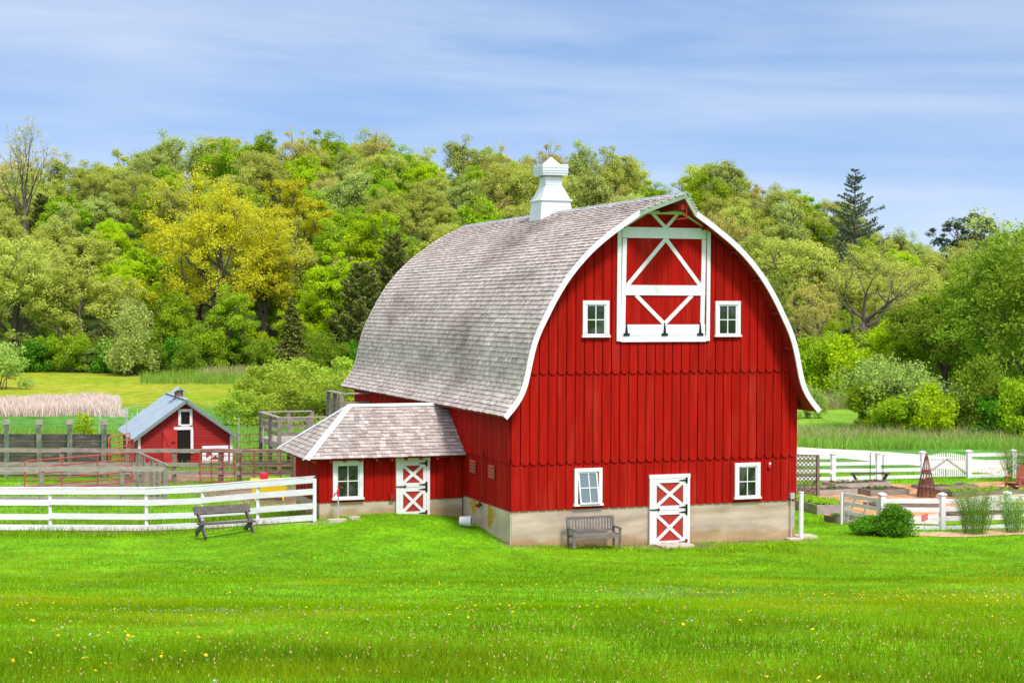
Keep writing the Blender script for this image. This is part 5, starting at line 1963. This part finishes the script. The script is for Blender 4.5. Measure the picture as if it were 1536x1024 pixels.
land(225, 735, broadleaf('golden_oak', 'small golden tree peeping over the barn ridge left of the cupola', 'tree', 38, 11.5, 4.5, L_GOLD, 8000, 0.33), 4)
land(190, 540, conifer('cedar_tree', 'tall dark cedar leaning against the barn roof shoulder', 39, 12.5, 3.9, L_DARK, 12000, 0.26, up=0.5, droop=-0.1, step=0.03, jag=0.8, shapefn=lambda u: (1-u)**0.45*(0.35+0.65*min(1, u*3))), 3)
land(196, 592, conifer('cedar_tree', 'broad dark cedar just behind the barn roof shoulder', 40, 15.5, 4.6, L_DARK, 12000, 0.26, up=0.5, droop=-0.1, step=0.03, jag=0.8, shapefn=lambda u: (1-u)**0.45*(0.35+0.65*min(1, u*3))), 3.5)
land(176, 438, conifer('spruce_tree', 'dark brownish spruce at the wood edge above the loading deck', 41, 8.8, 3.0, L_DARK, 12000, 0.24, droop=0.2, step=0.03, jag=0.7), 3)
land(180, 198, shrub('bushy_tree', 'pointed bushy tree with brown base at the meadow edge above the shed', 42, 8.2, 3.1, L_PALE, 6500, 0.26, ncl=44, cat='tree', clump=0.27, zc=0.35), 4)
land(258, 1281, conifer('pine_tree', 'lone tall pine with open tiers on the right skyline', 43, 19.5, 4.8, L_SPRUCE, 3600, 0.28, step=0.042, droop=-0.05, up=0.34, base=0.15, jag=0.75, shapefn=lambda u: min(1.0, 1.9*(1-u)+0.10)), 5)
land(252, 1450, broadleaf('blue_pine', 'blue-green rounded pine on the right skyline', 'tree', 44, 15.5, 6.0, L_SPRUCE, 9000, 0.38, flat=0.5, trunk_frac=0.35), 5)
land(262, 38, broadleaf('tall_bare_tree', 'tall thinly leaved tree with forked bare limbs at the top left', 'tree', 45, 24, 6.5, L_TAN, 1700, 0.30, depth=4, clump=1.0, trunk_frac=0.4, fill=0.0), 5)
land(196, 30, broadleaf('oak_tree', 'wide olive oak with open limbs at the left edge of the wood', 'tree', 46, 15.5, 8.0, L_OLIVE, 26000, 0.25, depth=4, trunk_frac=0.25), 7)
land(196, 135, broadleaf('oak_tree', 'broad layered olive oak reaching over the meadow above the plank wall', 'tree', 47, 13.0, 6.5, L_OLIVE, 24000, 0.25, depth=4, trunk_frac=0.22), 6)
# the gnarled oak
rng_ = np.random.default_rng(51)
t = thing('gnarled_oak', 'gnarled nearly bare oak with twisting branches right of the barn', 'tree')
mb, tips = MB(), []
mb.tube([(0, 0, -0.5), (0.1, 0, 2.2), (-0.15, 0.1, 4.6), (0.1, 0, 6.4)], [0.42, 0.34, 0.30, 0.27], 8)
for a, el, z_ in ((0.1, 0.75, 5.2), (1.5, 0.8, 5.8), (2.9, 0.6, 5.0), (3.6, 1.0, 6.2), (4.7, 0.9, 6.0), (5.6, 1.15, 6.3)):
    d = np.array([math.cos(a)*math.cos(el), math.sin(a)*math.cos(el), math.sin(el)])
    grow(mb, np.array([0.03, 0, z_]), d, 2.7, 0.215, 4, rng_, tips, (2, 3), 0.72, 0.12, 0.78, 0.6, 5)
mb.build('trunk', BARKL, t, smooth=True)
T = np.array([q[0] for q in tips])
P = np.repeat(T, 5, axis=0)+rng_.normal(size=(len(T)*5, 3))*0.35
V, F = leaf_quads(P, 0.17, rng_, 0.5)
fast_mesh('crown', V, F, L_TAN, t)
land(150, 1296, t, 7, sc=(0.84, 0.84, 0.97), dz=-0.2)
# nearer trees at the right
land(112, 1545, broadleaf('big_tree', 'large leafy tree with dark ivy base at the right frame edge', 'tree', 52, 13.5, 6.2, L_MID, 34000, 0.21, depth=4, clump=0.8, low=0.12, fill=0.4), 5)
land(118, 1505, broadleaf('tall_sparse_tree', 'tall sparse tree with thin leaves standing behind the large right tree', 'tree', 53, 14.6, 4.2, L_PALE, 5200, 0.24, depth=4, upw=0.6, clump=0.8), 2)
land(121, 1425, broadleaf('broadleaf_tree', 'lime green spreading tree left of the large right tree', 'tree', 54, 9.3, 5.0, L_MID, 28000, 0.2, clump=0.75, low=0.15, depth=4), 4)
land(126, 1365, broadleaf('broadleaf_tree', 'fresh green tree between the gnarled oak and the lime green tree', 'tree', 55, 7.4, 4.3, L_LIME, 20000, 0.2, clump=0.75, low=0.12), 4)
land(104, 1600, broadleaf('broadleaf_tree', 'dense mid-green tree cut off by the right frame edge', 'tree', 56, 12.5, 5.6, L_MID, 26000, 0.21, depth=4, clump=0.8, low=0.1), 4)
land(128, 1468, broadleaf('broadleaf_tree', 'fresh lime tree filling the gap behind the two largest right trees', 'tree', 57, 10.8, 4.6, L_GREEN, 22000, 0.21, clump=0.85, low=0.12), 4)
# arching willow shrub
rng_ = np.random.default_rng(61)
t = thing('willow', 'windswept pale green willow beyond the garden and gravel road', 'tree')
mb, Ps = MB(), []
for i in range(60):
    a = rng_.random()*6.28
    L = 2.2+2.6*rng_.random()
    hgt = 2.6+3.0*rng_.random()
    e = np.array([math.cos(a), math.sin(a), 0])*(0.25+0.75*rng_.random())
    pts = [np.array([0, 0, -0.2])+e*0.2, e*L*0.35+np.array([0, 0, hgt*0.75]), e*L*0.75+np.array([0, 0, hgt]), e*L*1.1+np.array([0.5, -0.2, hgt*0.72])]
    mb.tube(pts, [0.05, 0.035, 0.02, 0.008], 4, cap=False)
    tt = rng_.random(190)**0.6
    seg = np.minimum((tt*3).astype(int), 2)
    A_, B_ = np.array(pts)[seg], np.array(pts)[seg+1]
    Ps.append(A_+(B_-A_)*(tt*3-seg)[:, None]+rng_.normal(size=(190, 3))*np.array([0.26, 0.26, 0.30]))
mb.build('trunk', BARK, t, smooth=True)
V, F = leaf_quads(np.concatenate(Ps), 0.17, rng_, 0.2)
fast_mesh('crown', V, F, L_WILLOW, t)
land(97, 1338, t, 3.5, sc=(0.95, 0.95, 0.82))
# saplings and single shrubs in the open
for s, px, key, sc, lb in ((97, 1310, 'shrub_g', (0.7, 0.7, 0.75), 'leafy green shrub in front of the windswept willow'),
                           (95, 1385, 'shrub_l', (0.75, 0.75, 0.8), 'upright light green shrub right of the windswept willow'),
                           (95, 1345, 'shrub_g', (0.6, 0.6, 0.6), 'small green shrub at the foot of the windswept willow'),
                           (98, 1425, 'shrub_g', (0.7, 0.7, 0.6), 'green shrub above the picket gate, beside the light green one'),
                           (112, 1215, 'shrub_p', (0.5, 0.5, 0.55), 'pale shrub just right of the barn, beyond the gravel road'),
                           (128, 1255, 'shrub_l', (1.0, 1.0, 1.35), 'tall lime shrub at the wood edge right of the barn eave'),
                           (130, 1225, 'shrub_g', (1.0, 1.0, 1.3), 'tall green shrub hidden half behind the barn eave'),
                           (96, 1475, 'shrub_m', (0.85, 0.85, 1.05), 'dark shrub under the large right tree, left one'),
                           (94, 1508, 'shrub_d', (0.85, 0.85, 0.8), 'dark ivy-like shrub at the foot of the large right tree'),
                           (92, 1540, 'shrub_g', (0.7, 0.7, 0.85), 'bright shrub cut off by the right frame edge'),
                           (150, -6, 'shrub_p', (1.3, 1.3, 1.0), 'pale round shrub cut off by the left frame edge')):
    x, y = at_sl(s, px)
    place(key, x, y, sc, None, lb)
# thicket left of the barn
for s, px, sc, lb in ((108, 420, (1.05, 1.05, 0.85), 'feathery pale shrub at the left end of the thicket behind the deck'),
                      (114, 470, (1.25, 1.25, 1.0), 'feathery pale shrub in the middle of the thicket behind the deck'),
                      (118, 525, (1.3, 1.3, 1.05), 'tall feathery pale shrub of the thicket against the barn roof edge'),
                      (104, 375, (0.8, 0.8, 0.62), 'low feathery shrub in front of the thicket, nearest the shed roof'),
                      (102, 445, (1.0, 1.0, 0.72), 'feathery shrub right behind the loading deck'),
                      (105, 505, (1.1, 1.1, 0.9), 'feathery shrub behind the deck stairs beside the barn'),
                      (124, 450, (1.2, 1.2, 1.0), 'rearmost feathery shrub of the thicket'),
                      (122, 400, (1.0, 1.0, 0.85), 'feathery shrub at the back left of the thicket'),
                      (112, 560, (1.2, 1.2, 0.9), 'feathery shrub of the thicket hidden behind the barn')):
    x, y = at_sl(s, px)
    place('shrub_t', x, y, sc, None, lb, 'shrubs of the thicket behind the deck')
t = land(84, 127, shrub('sapling', 'slim bright sapling behind the dark plank wall', 71, 2.1, 0.75, L_LIME, 700, 0.13, ncl=16, cat='sapling', clump=0.28), 0, dz=-0.05)

# the wooded hill, tree by tree
cand = []
rngf = np.random.default_rng(5)
tries = 0
while tries < 12000 and len(cand) < 330:
    tries += 1
    s = 128+rngf.random()**0.75*198
    px = rngf.uniform(-90, 1640)
    s0 = np.interp(px, PXK, S0K)
    if s < s0+3:
        continue
    dens = 5.7+2.4*min(1, (s-s0)/100)
    if any((s-a)**2+((px-b)/2515*s)**2 < r_*r_*0.8 for a, b, r_ in LAND):
        continue
    if any((s-a)**2+((px-b)/2515*0.5*(s+a))**2 < dens*dens for a, b in cand):
        continue
    if 1215 < px < 1380 and s < 160:
        continue
    # hidden wholly behind the barn: leave out
    if 560 < px < 1190 and s < 215 and not (px < 640 and s > 185):
        continue
    cand.append((s, px))
FG = 'trees on the wooded hill'
cand.sort()
seen = {}
for s, px in cand:
    x, y = at_sl(s, px)
    s0 = np.interp(px, PXK, S0K)
    f = (s-s0)/(315-s0)
    u = rngf.random()
    if f < 0.14:
        key = ('cedar' if u < 0.16 else 'green_tree' if u < 0.55 else 'lime_tree' if u < 0.72 else 'olive_oak' if u < 0.9 else 'pale_tree')
        sz = rngf.uniform(0.5, 0.8)
    elif f < 0.75:
        key = ('cedar' if u < 0.07 else 'green_tree' if u < 0.24 else 'lime_tree' if u < 0.36 else 'olive_oak' if u < 0.78 else 'pale_tree' if u < 0.95 else 'tan_tree')
        sz = rngf.uniform(0.66, 1.0)
    else:
        key = ('green_tree' if u < 0.16 else 'lime_tree' if u < 0.22 else 'olive_oak' if u < 0.62 else 'pale_tree' if u < 0.84 else 'tan_tree')
        sz = rngf.uniform(0.78, 1.08)
    if px > 1200:
        sz *= 0.82
    row = 'at the wood edge' if f < 0.14 else 'on the lower slope' if f < 0.36 else 'half way up the hill' if f < 0.62 else 'high on the hill' if f < 0.86 else 'against the sky on the crest'
    lb = f'{KINDS[key][0]} {row}, {column(px)}'
    w = rngf.uniform(0.88, 1.15)
    place(key, x, y, (sz*w, sz*w, sz*rngf.uniform(0.9, 1.12)), None, lb, None)
    seen.setdefault(lb, []).append(1)
# undergrowth at the foot of the wood
i = 0
for px in np.arange(-60, 1640, 17):
    if 575 < px < 1190:
        continue
    s0 = float(np.interp(px, PXK, S0K))
    for k in range(1 if px < 1190 else 2):
        p_ = px+rngf.uniform(-8, 8)
        s = s0+rngf.uniform(-5, 5)+k*9
        if any(abs(p_-b)/2515*s < r_*0.45 and abs(s-a) < 3 for a, b, r_ in LAND):
            continue
        x, y = at_sl(s, p_)
        u = rngf.random()
        key = 'shrub_g' if u < 0.18 else 'shrub_l' if u < 0.25 else 'shrub_d' if u < 0.56 else 'shrub_m' if u < 0.92 else 'shrub_p'
        h = rngf.uniform(0.65, 1.25)
        lb = f'{KINDS[key][0]} at the foot of the wood, {column(p_)}'
        place(key, x, y, (h*rngf.uniform(.8, 1.1), h*rngf.uniform(.8, 1.1), h), None, lb)
for px in np.arange(-60, 1640, 24):
    s = rngf.uniform(306, 326)
    x, y = at_sl(s, px)
    key = 'shrub_g' if rngf.random() < 0.3 else 'shrub_p'
    h = rngf.uniform(1.3, 2.1)
    place(key, x, y, (h*1.1, h*1.1, h), None, f'{KINDS[key][0]} between trunks on the hill crest, {column(px)}')
# unused prototypes go; things that share a label get a common group
for key, (w_, protos) in KINDS.items():
    for o in protos:
        if o.name not in USED:
            for ch in list(o.children):
                bpy.data.objects.remove(ch)
            bpy.data.objects.remove(o)
bylab = {}
for o in bpy.data.objects:
    if o.parent is None and 'label' in o:
        bylab.setdefault(o['label'], []).append(o)
for lb, os_ in bylab.items():
    for o in os_:
        if o.get('category') in ('tree', 'shrub') and 'group' not in o:
            o['group'] = ('trees on the wooded hill' if o['category'] == 'tree' else 'shrubs at the foot of the wood') if len(os_) == 1 else lb.split(',')[0]+' '+lb.split(', ')[-1]

# garden bush and feathery plants
t = shrub('garden_bush', 'lush dark green round bush at the corner of the front garden fence', 81, 1.2, 0.78, L_BUSH, 9000, 0.085, ncl=60, clump=0.42, zc=0.4)
t.location = (12.95, -0.35, gz(12.95, -0.35))
t.scale = (0.82, 0.82, 0.78)
t = shrub('garden_bush', 'low spreading dark green bush left of the round bush, before the open gate', 82, 0.66, 0.8, L_BUSH, 6000, 0.08, ncl=40, clump=0.4, zc=0.4)
t.location = (12.35, 0.25, gz(12.3, 0.3))
t.scale = (0.75, 0.75, 0.85)


def feathery(label, seed, H, Rr, loc, n=70, lean=0.5):
    rng = np.random.default_rng(seed)
    mb, Ps = MB(), []
    for i in range(n):
        a = rng.random()*6.28
        b0 = rng.random()**0.5*Rr*0.45
        tip = np.array([math.cos(a), math.sin(a), 0])*(b0+Rr*lean*rng.random())
        h = H*(0.6+0.4*rng.random())
        p0 = np.array([math.cos(a)*b0, math.sin(a)*b0, -0.05])
        p1 = tip*0.8+np.array([0, 0, h*0.6])
        p2 = tip*1.15+np.array([0, 0, h])
        mb.tube([p0, p1, p2], [0.008, 0.006, 0.002], 3, cap=False)
        tt = 0.25+0.75*rng.random(110)
        q = np.where((tt < 0.6)[:, None], p0+(p1-p0)*(tt/0.6)[:, None], p1+(p2-p1)*((tt-0.6)/0.4)[:, None])
        Ps.append(q+rng.normal(size=(110, 3))*np.array([0.06, 0.06, 0.05]))
    t = thing('feathery_plant', label, 'plant', loc)
    mb.build('stems', L_FERN, t)
    V, F = leaf_quads(np.concatenate(Ps), 0.034, rng, 0.3)
    fast_mesh('fronds', V, F, L_FERN, t)


feathery('large feathery asparagus plant in front of the garden fence, near the red sign', 91, 1.75, 0.85, (15.75, -0.75, gz(15.7, -0.7)), 85)
feathery('smaller feathery asparagus plant in front of the garden fence, nearer the right frame edge', 92, 1.45, 0.6, (17.2, -0.85, gz(17.2, -0.9)), 55)
feathery('rounded feathery plant inside the garden by the rear fence', 93, 2.0, 0.85, (27.2, 12.9, gz(27, 13)), 80, 0.8)

# ------------------------------------------------------------------ grasses (beyond counting)
GRASS = leafmat('lawn_blade', (0.135, 0.285, 0.0015), (0.27, 0.41, 0.002), trans=0.4, noise=0.25, nsc=0.28, stain=((0.38, 0.42, 0.008), (0.16, 0.16, 0.16), 0.46, 0.66))
GRASSR = leafmat('rough_blade', (0.11, 0.23, 0.002), (0.225, 0.335, 0.005), trans=0.4, noise=0.28, nsc=0.5, stain=((0.27, 0.36, 0.006), (0.4, 0.4, 0.4), 0.47, 0.68))
DRY = mat('dry_reed', (0.72, 0.56, 0.50), 0.9, spec=0.05, island=0.25, c2=(0.86, 0.74, 0.68), trans=0.2)
DRYG = mat('dry_grass', (0.56, 0.44, 0.25), 0.9, spec=0.05, island=0.3, c2=(0.30, 0.33, 0.12), trans=0.2)
TALLG = leafmat('tall_grass_blade', (0.16, 0.36, 0.04), (0.32, 0.46, 0.08), trans=0.3)


def blades(P, h, w, rng, lean=0.35, segs=2):
    """P (n,2) ground points; tapered bent blades"""
    n = len(P)
    z = hterr(P[:, 0], P[:, 1])
    a = rng.random(n)*6.283
    dx, dy = np.cos(a), np.sin(a)
    b = rng.random(n)*6.283
    ln = lean*(0.3+rng.random(n))*h
    lx, ly = np.cos(b)*ln, np.sin(b)*ln
    w = w*(0.7+0.6*rng.random(n))
    base = np.stack([P[:, 0], P[:, 1], z-0.01], -1)
    sd = np.stack([dx*w/2, dy*w/2, 0*dx], -1)
    mid = base+np.stack([lx*0.35, ly*0.35, h*0.6], -1)
    tip = base+np.stack([lx, ly, h], -1)
    V = np.stack([base-sd, base+sd, mid+sd*0.75, mid-sd*0.75, tip+sd*0.1, tip-sd*0.1], 1).reshape(-1, 3)
    k = np.arange(n)*6
    F = np.concatenate([np.stack([k, k+1, k+2, k+3], -1), np.stack([k+3, k+2, k+4, k+5], -1)])
    return V, F


def scatter(n, s0, s1, half, rng, pw=1.0):
    s = s0+(s1-s0)*rng.random(n)**pw
    l = (rng.random(n)*2-1)*(half*s+2.0)
    x, y = xy_of(s, l)
    return np.stack([x, y], -1), s, l


def offbuild(P):
    x, y = P[:, 0], P[:, 1]
    k = (x > -0.1) & (x < 9.75) & (y > -0.1) & (y < 19.3)
    k |= (x > -4.9) & (x < 0.1) & (y > 4.6) & (y < 8.4)
    k |= (x > 13.3) & (y > 1.3) & (x < 29) & (y < 13.6)
    k |= (np.abs(x-5.1) < 0.5) & (np.abs(y+0.55) < 0.33)
    k |= (np.abs(x-10.05) < 0.35) & (np.abs(y-0.35) < 0.33)
    k |= (x > 13.5) & (x < 19.5) & (y > -1.4) & (y < 0.2)
    # trodden bare earth in the pens
    bare = np.exp(-(((x+3.6)/2.6)**2+((y-17.5)/4.0)**2))+np.exp(-(((x+5.5)/4.5)**2+((y-26.5)/2.6)**2))*0.8+np.exp(-(((x+12)/5)**2+((y-23)/2.0)**2))*0.7
    k |= bare*(0.5+fbm(x, y, 2.0, 9)) > 0.55
    return P[~k], ~k


def grass_layer(name, specs, m, seed):
    rng = np.random.default_rng(seed)
    Vs, Fs, o_ = [], [], 0
    for (n, s0, s1, h, w, lean) in specs:
        P, s, l = scatter(n, s0, s1, 0.36, rng)
        # clumpy stand
        keep = rng.random(n) < 0.35+0.9*fbm(P[:, 0], P[:, 1], 0.7, 3)
        P, s = P[keep], s[keep]
        P, ok = offbuild(P)
        s = s[ok]
        edge_ = 15.2+5.0*fbm(P[:, 0], P[:, 1], 5.0, 61)+1.5*np.clip((P[:, 0]+11)/5, -1, 1)
        side = (s < edge_+rng.normal(size=len(s))*0.35)
        keep2 = side if name == 'rough_grass' else (~side | (rng.random(len(s)) < 0.12))
        P, s = P[keep2], s[keep2]
        hh = h*(0.5+0.8*rng.random(len(P)))*(0.6+0.8*fbm(P[:, 0], P[:, 1], 2.5, 8))
        V, F = blades(P, hh, w, rng, lean)
        Vs.append(V)
        Fs.append(F+o_)
        o_ += len(V)
    o = fast_mesh(name, np.concatenate(Vs), np.concatenate(Fs), m)
    return tag(o, None, None, None, 'stuff')


g = grass_layer('lawn_grass', [(90000, 12.5, 19, 0.07, 0.0055, 0.6), (90000, 18.5, 27, 0.065, 0.007, 0.6), (90000, 26, 38, 0.065, 0.010, 0.5), (110000, 37, 58, 0.075, 0.014, 0.5), (60000, 56, 76, 0.10, 0.022, 0.5)], GRASS, 1)
g['label'] = 'short bright green mown grass of the lawn and paddock'
g['category'] = 'grass'
g = grass_layer('rough_grass', [(70000, 7, 13.5, 0.12, 0.0055, 0.75), (105000, 13, 21.5, 0.105, 0.0055, 0.7)], GRASSR, 2)
g['label'] = 'longer unmown grass of the near slope'
g['category'] = 'grass'


def heads(name, n, s0, s1, h, r_, m, seed, label, cat, stem=True, half=0.36, patch=None, flat=0.5):
    rng = np.random.default_rng(seed)
    P, s, l = scatter(n, s0, s1, half, rng)
    if patch is not None:
        keep = rng.random(n) < np.clip((fbm(P[:, 0], P[:, 1], patch[0], patch[1])-patch[2])*6, 0.03, 1)
        P = P[keep]
    P, ok = offbuild(P)
    n = len(P)
    z = hterr(P[:, 0], P[:, 1])
    hh = h*(0.5+rng.random(n))
    rad = r_*(0.7+0.6*rng.random(n))
    ang = np.arange(7)*2*np.pi/7
    tilt = rng.normal(size=(n, 2))*0.35
    c = np.stack([P[:, 0], P[:, 1], z+hh], -1)
    ring = np.stack([np.cos(ang), np.sin(ang)], -1)[None]*rad[:, None, None]
    rz_ = (ring*tilt[:, None, :]).sum(-1)
    ring3 = np.concatenate([ring, rz_[..., None]], -1)+c[:, None, :]
    top = c+np.array([0, 0, 1.0])*(rad*flat)[:, None]
    bot = c-np.array([0, 0, 1.0])*(rad*flat)[:, None]
    V = np.concatenate([ring3, top[:, None], bot[:, None]], 1).reshape(-1, 3)
    k = np.arange(n)[:, None]*9
    F = np.concatenate([np.stack([k[:, 0]+i, k[:, 0]+(i+1) % 7, k[:, 0]+7], -1) for i in range(7)]+[np.stack([k[:, 0]+(i+1) % 7, k[:, 0]+i, k[:, 0]+8], -1) for i in range(7)])
    o = fast_mesh(name, V, F, m)
    return tag(o, label, cat, None, 'stuff')


DAND = mat('dandelion_yellow', (0.80, 0.58, 0.005), 0.7, island=0.15)
heads('dandelions', 480, 11, 20, 0.11, 0.019, DAND, 21, 'yellow dandelion flowers dotted through the grass', 'flowers', flat=0.4, patch=(2.2, 47, 0.5))
heads('lawn_dandelions', 5200, 20, 58, 0.075, 0.017, DAND, 22, 'tiny yellow flowers dotted over the mown lawn', 'flowers', patch=(5, 41, 0.52), flat=0.4)
heads('seed_heads', 1900, 10, 20.5, 0.13, 0.0062, mat('tan_seed_head', (0.46, 0.35, 0.13), 0.9, island=0.2), 23, 'tan seed heads in the unmown grass', 'seed heads', flat=2.6)
heads('pale_weeds', 320, 10, 20, 0.04, 0.018, mat('pale_weed_leaf', (0.42, 0.55, 0.36), 0.8, island=0.15), 24, 'pale broad weed leaves low in the grass', 'weeds', flat=0.15, patch=(1.5, 44, 0.55))
heads('clover_patches', 9000, 21, 36, 0.045, 0.012, mat('mauve_ground_ivy', (0.42, 0.36, 0.34), 0.9, island=0.2), 25, 'thin mauve patches of ground ivy in the mown lawn', 'ground cover', patch=(3.2, 5, 0.60), flat=0.5)

# reeds, tall grass
rngg = np.random.default_rng(77)


def band(name, n, s0, s1, p0, p1, h, w, lean, m, label, cat, seed, edge=6, thr=0.32):
    rng = np.random.default_rng(seed)
    s = s0+(s1-s0)*rng.random(n)
    px = p0+(p1-p0)*rng.random(n)
    l = (px-768)/2515*s
    x, y = xy_of(s, l)
    keep = fbm(x, y, edge, seed) > thr
    x, y = x[keep], y[keep]
    hh = h*(0.55+0.6*rng.random(len(x)))*(0.6+0.8*fbm(x, y, edge*0.6, seed+5))
    V, F = blades(np.stack([x, y], -1), hh, w, rng, lean)
    return tag(fast_mesh(name, V, F, m), label, cat, None, 'stuff')


band('dry_reeds', 26000, 112, 126, -60, 178, 0.85, 0.05, 0.35, DRY, 'pinkish dry reed bed at the near edge of the meadow', 'reeds', 201, 3.5, 0.42)
band('dry_reeds', 2500, 108, 116, 165, 250, 0.7, 0.045, 0.35, DRY, 'thin tail of dry reeds behind the shed roof', 'reeds', 202, 2.5, 0.45)
band('tall_grass', 24000, 74, 100, -80, 470, 0.38, 0.03, 0.5, TALLG, 'deep green grass strip behind the plank wall', 'grass', 203)
band('tall_grass', 26000, 87, 102, 1190, 1640, 0.55, 0.03, 0.5, TALLG, 'tall green grass beyond the gravel road', 'grass', 204, 3)
band('dry_grass', 4500, 89, 97, 1190, 1620, 0.8, 0.025, 0.6, DRYG, 'dry tan grass tufts beyond the gravel road', 'grass', 205, 2)
band('dry_grass', 2500, 122, 130, 1195, 1300, 1.2, 0.035, 0.5, DRYG, 'pale dry grass at the wood edge right of the barn eave', 'grass', 206, 3)
band('dry_grass', 2500, 170, 186, 300, 420, 1.0, 0.05, 0.5, DRYG, 'brown dry bank at the foot of the wood left of the barn', 'grass', 207, 3)
band('tall_grass', 9000, 160, 190, 210, 560, 0.9, 0.06, 0.5, TALLG, 'bright green grass bank below the golden oak', 'grass', 208, 4)
band('fence_grass', 5200, 52.5, 56, -40, 480, 0.22, 0.014, 0.5, GRASSR, 'uncut grass along the foot of the white paddock fence', 'grass', 209, 1.2)
band('wall_grass', 2600, 49.2, 52, 768, 1200, 0.13, 0.012, 0.5, GRASSR, 'uncut grass along the foot of the barn', 'grass', 210, 1.0)
heads('roadside_flowers', 500, 88, 91, 0.4, 0.032, DAND, 26, 'yellow flowers along the far side of the gravel road', 'flowers', half=0.36, patch=(3, 46, 0.5))
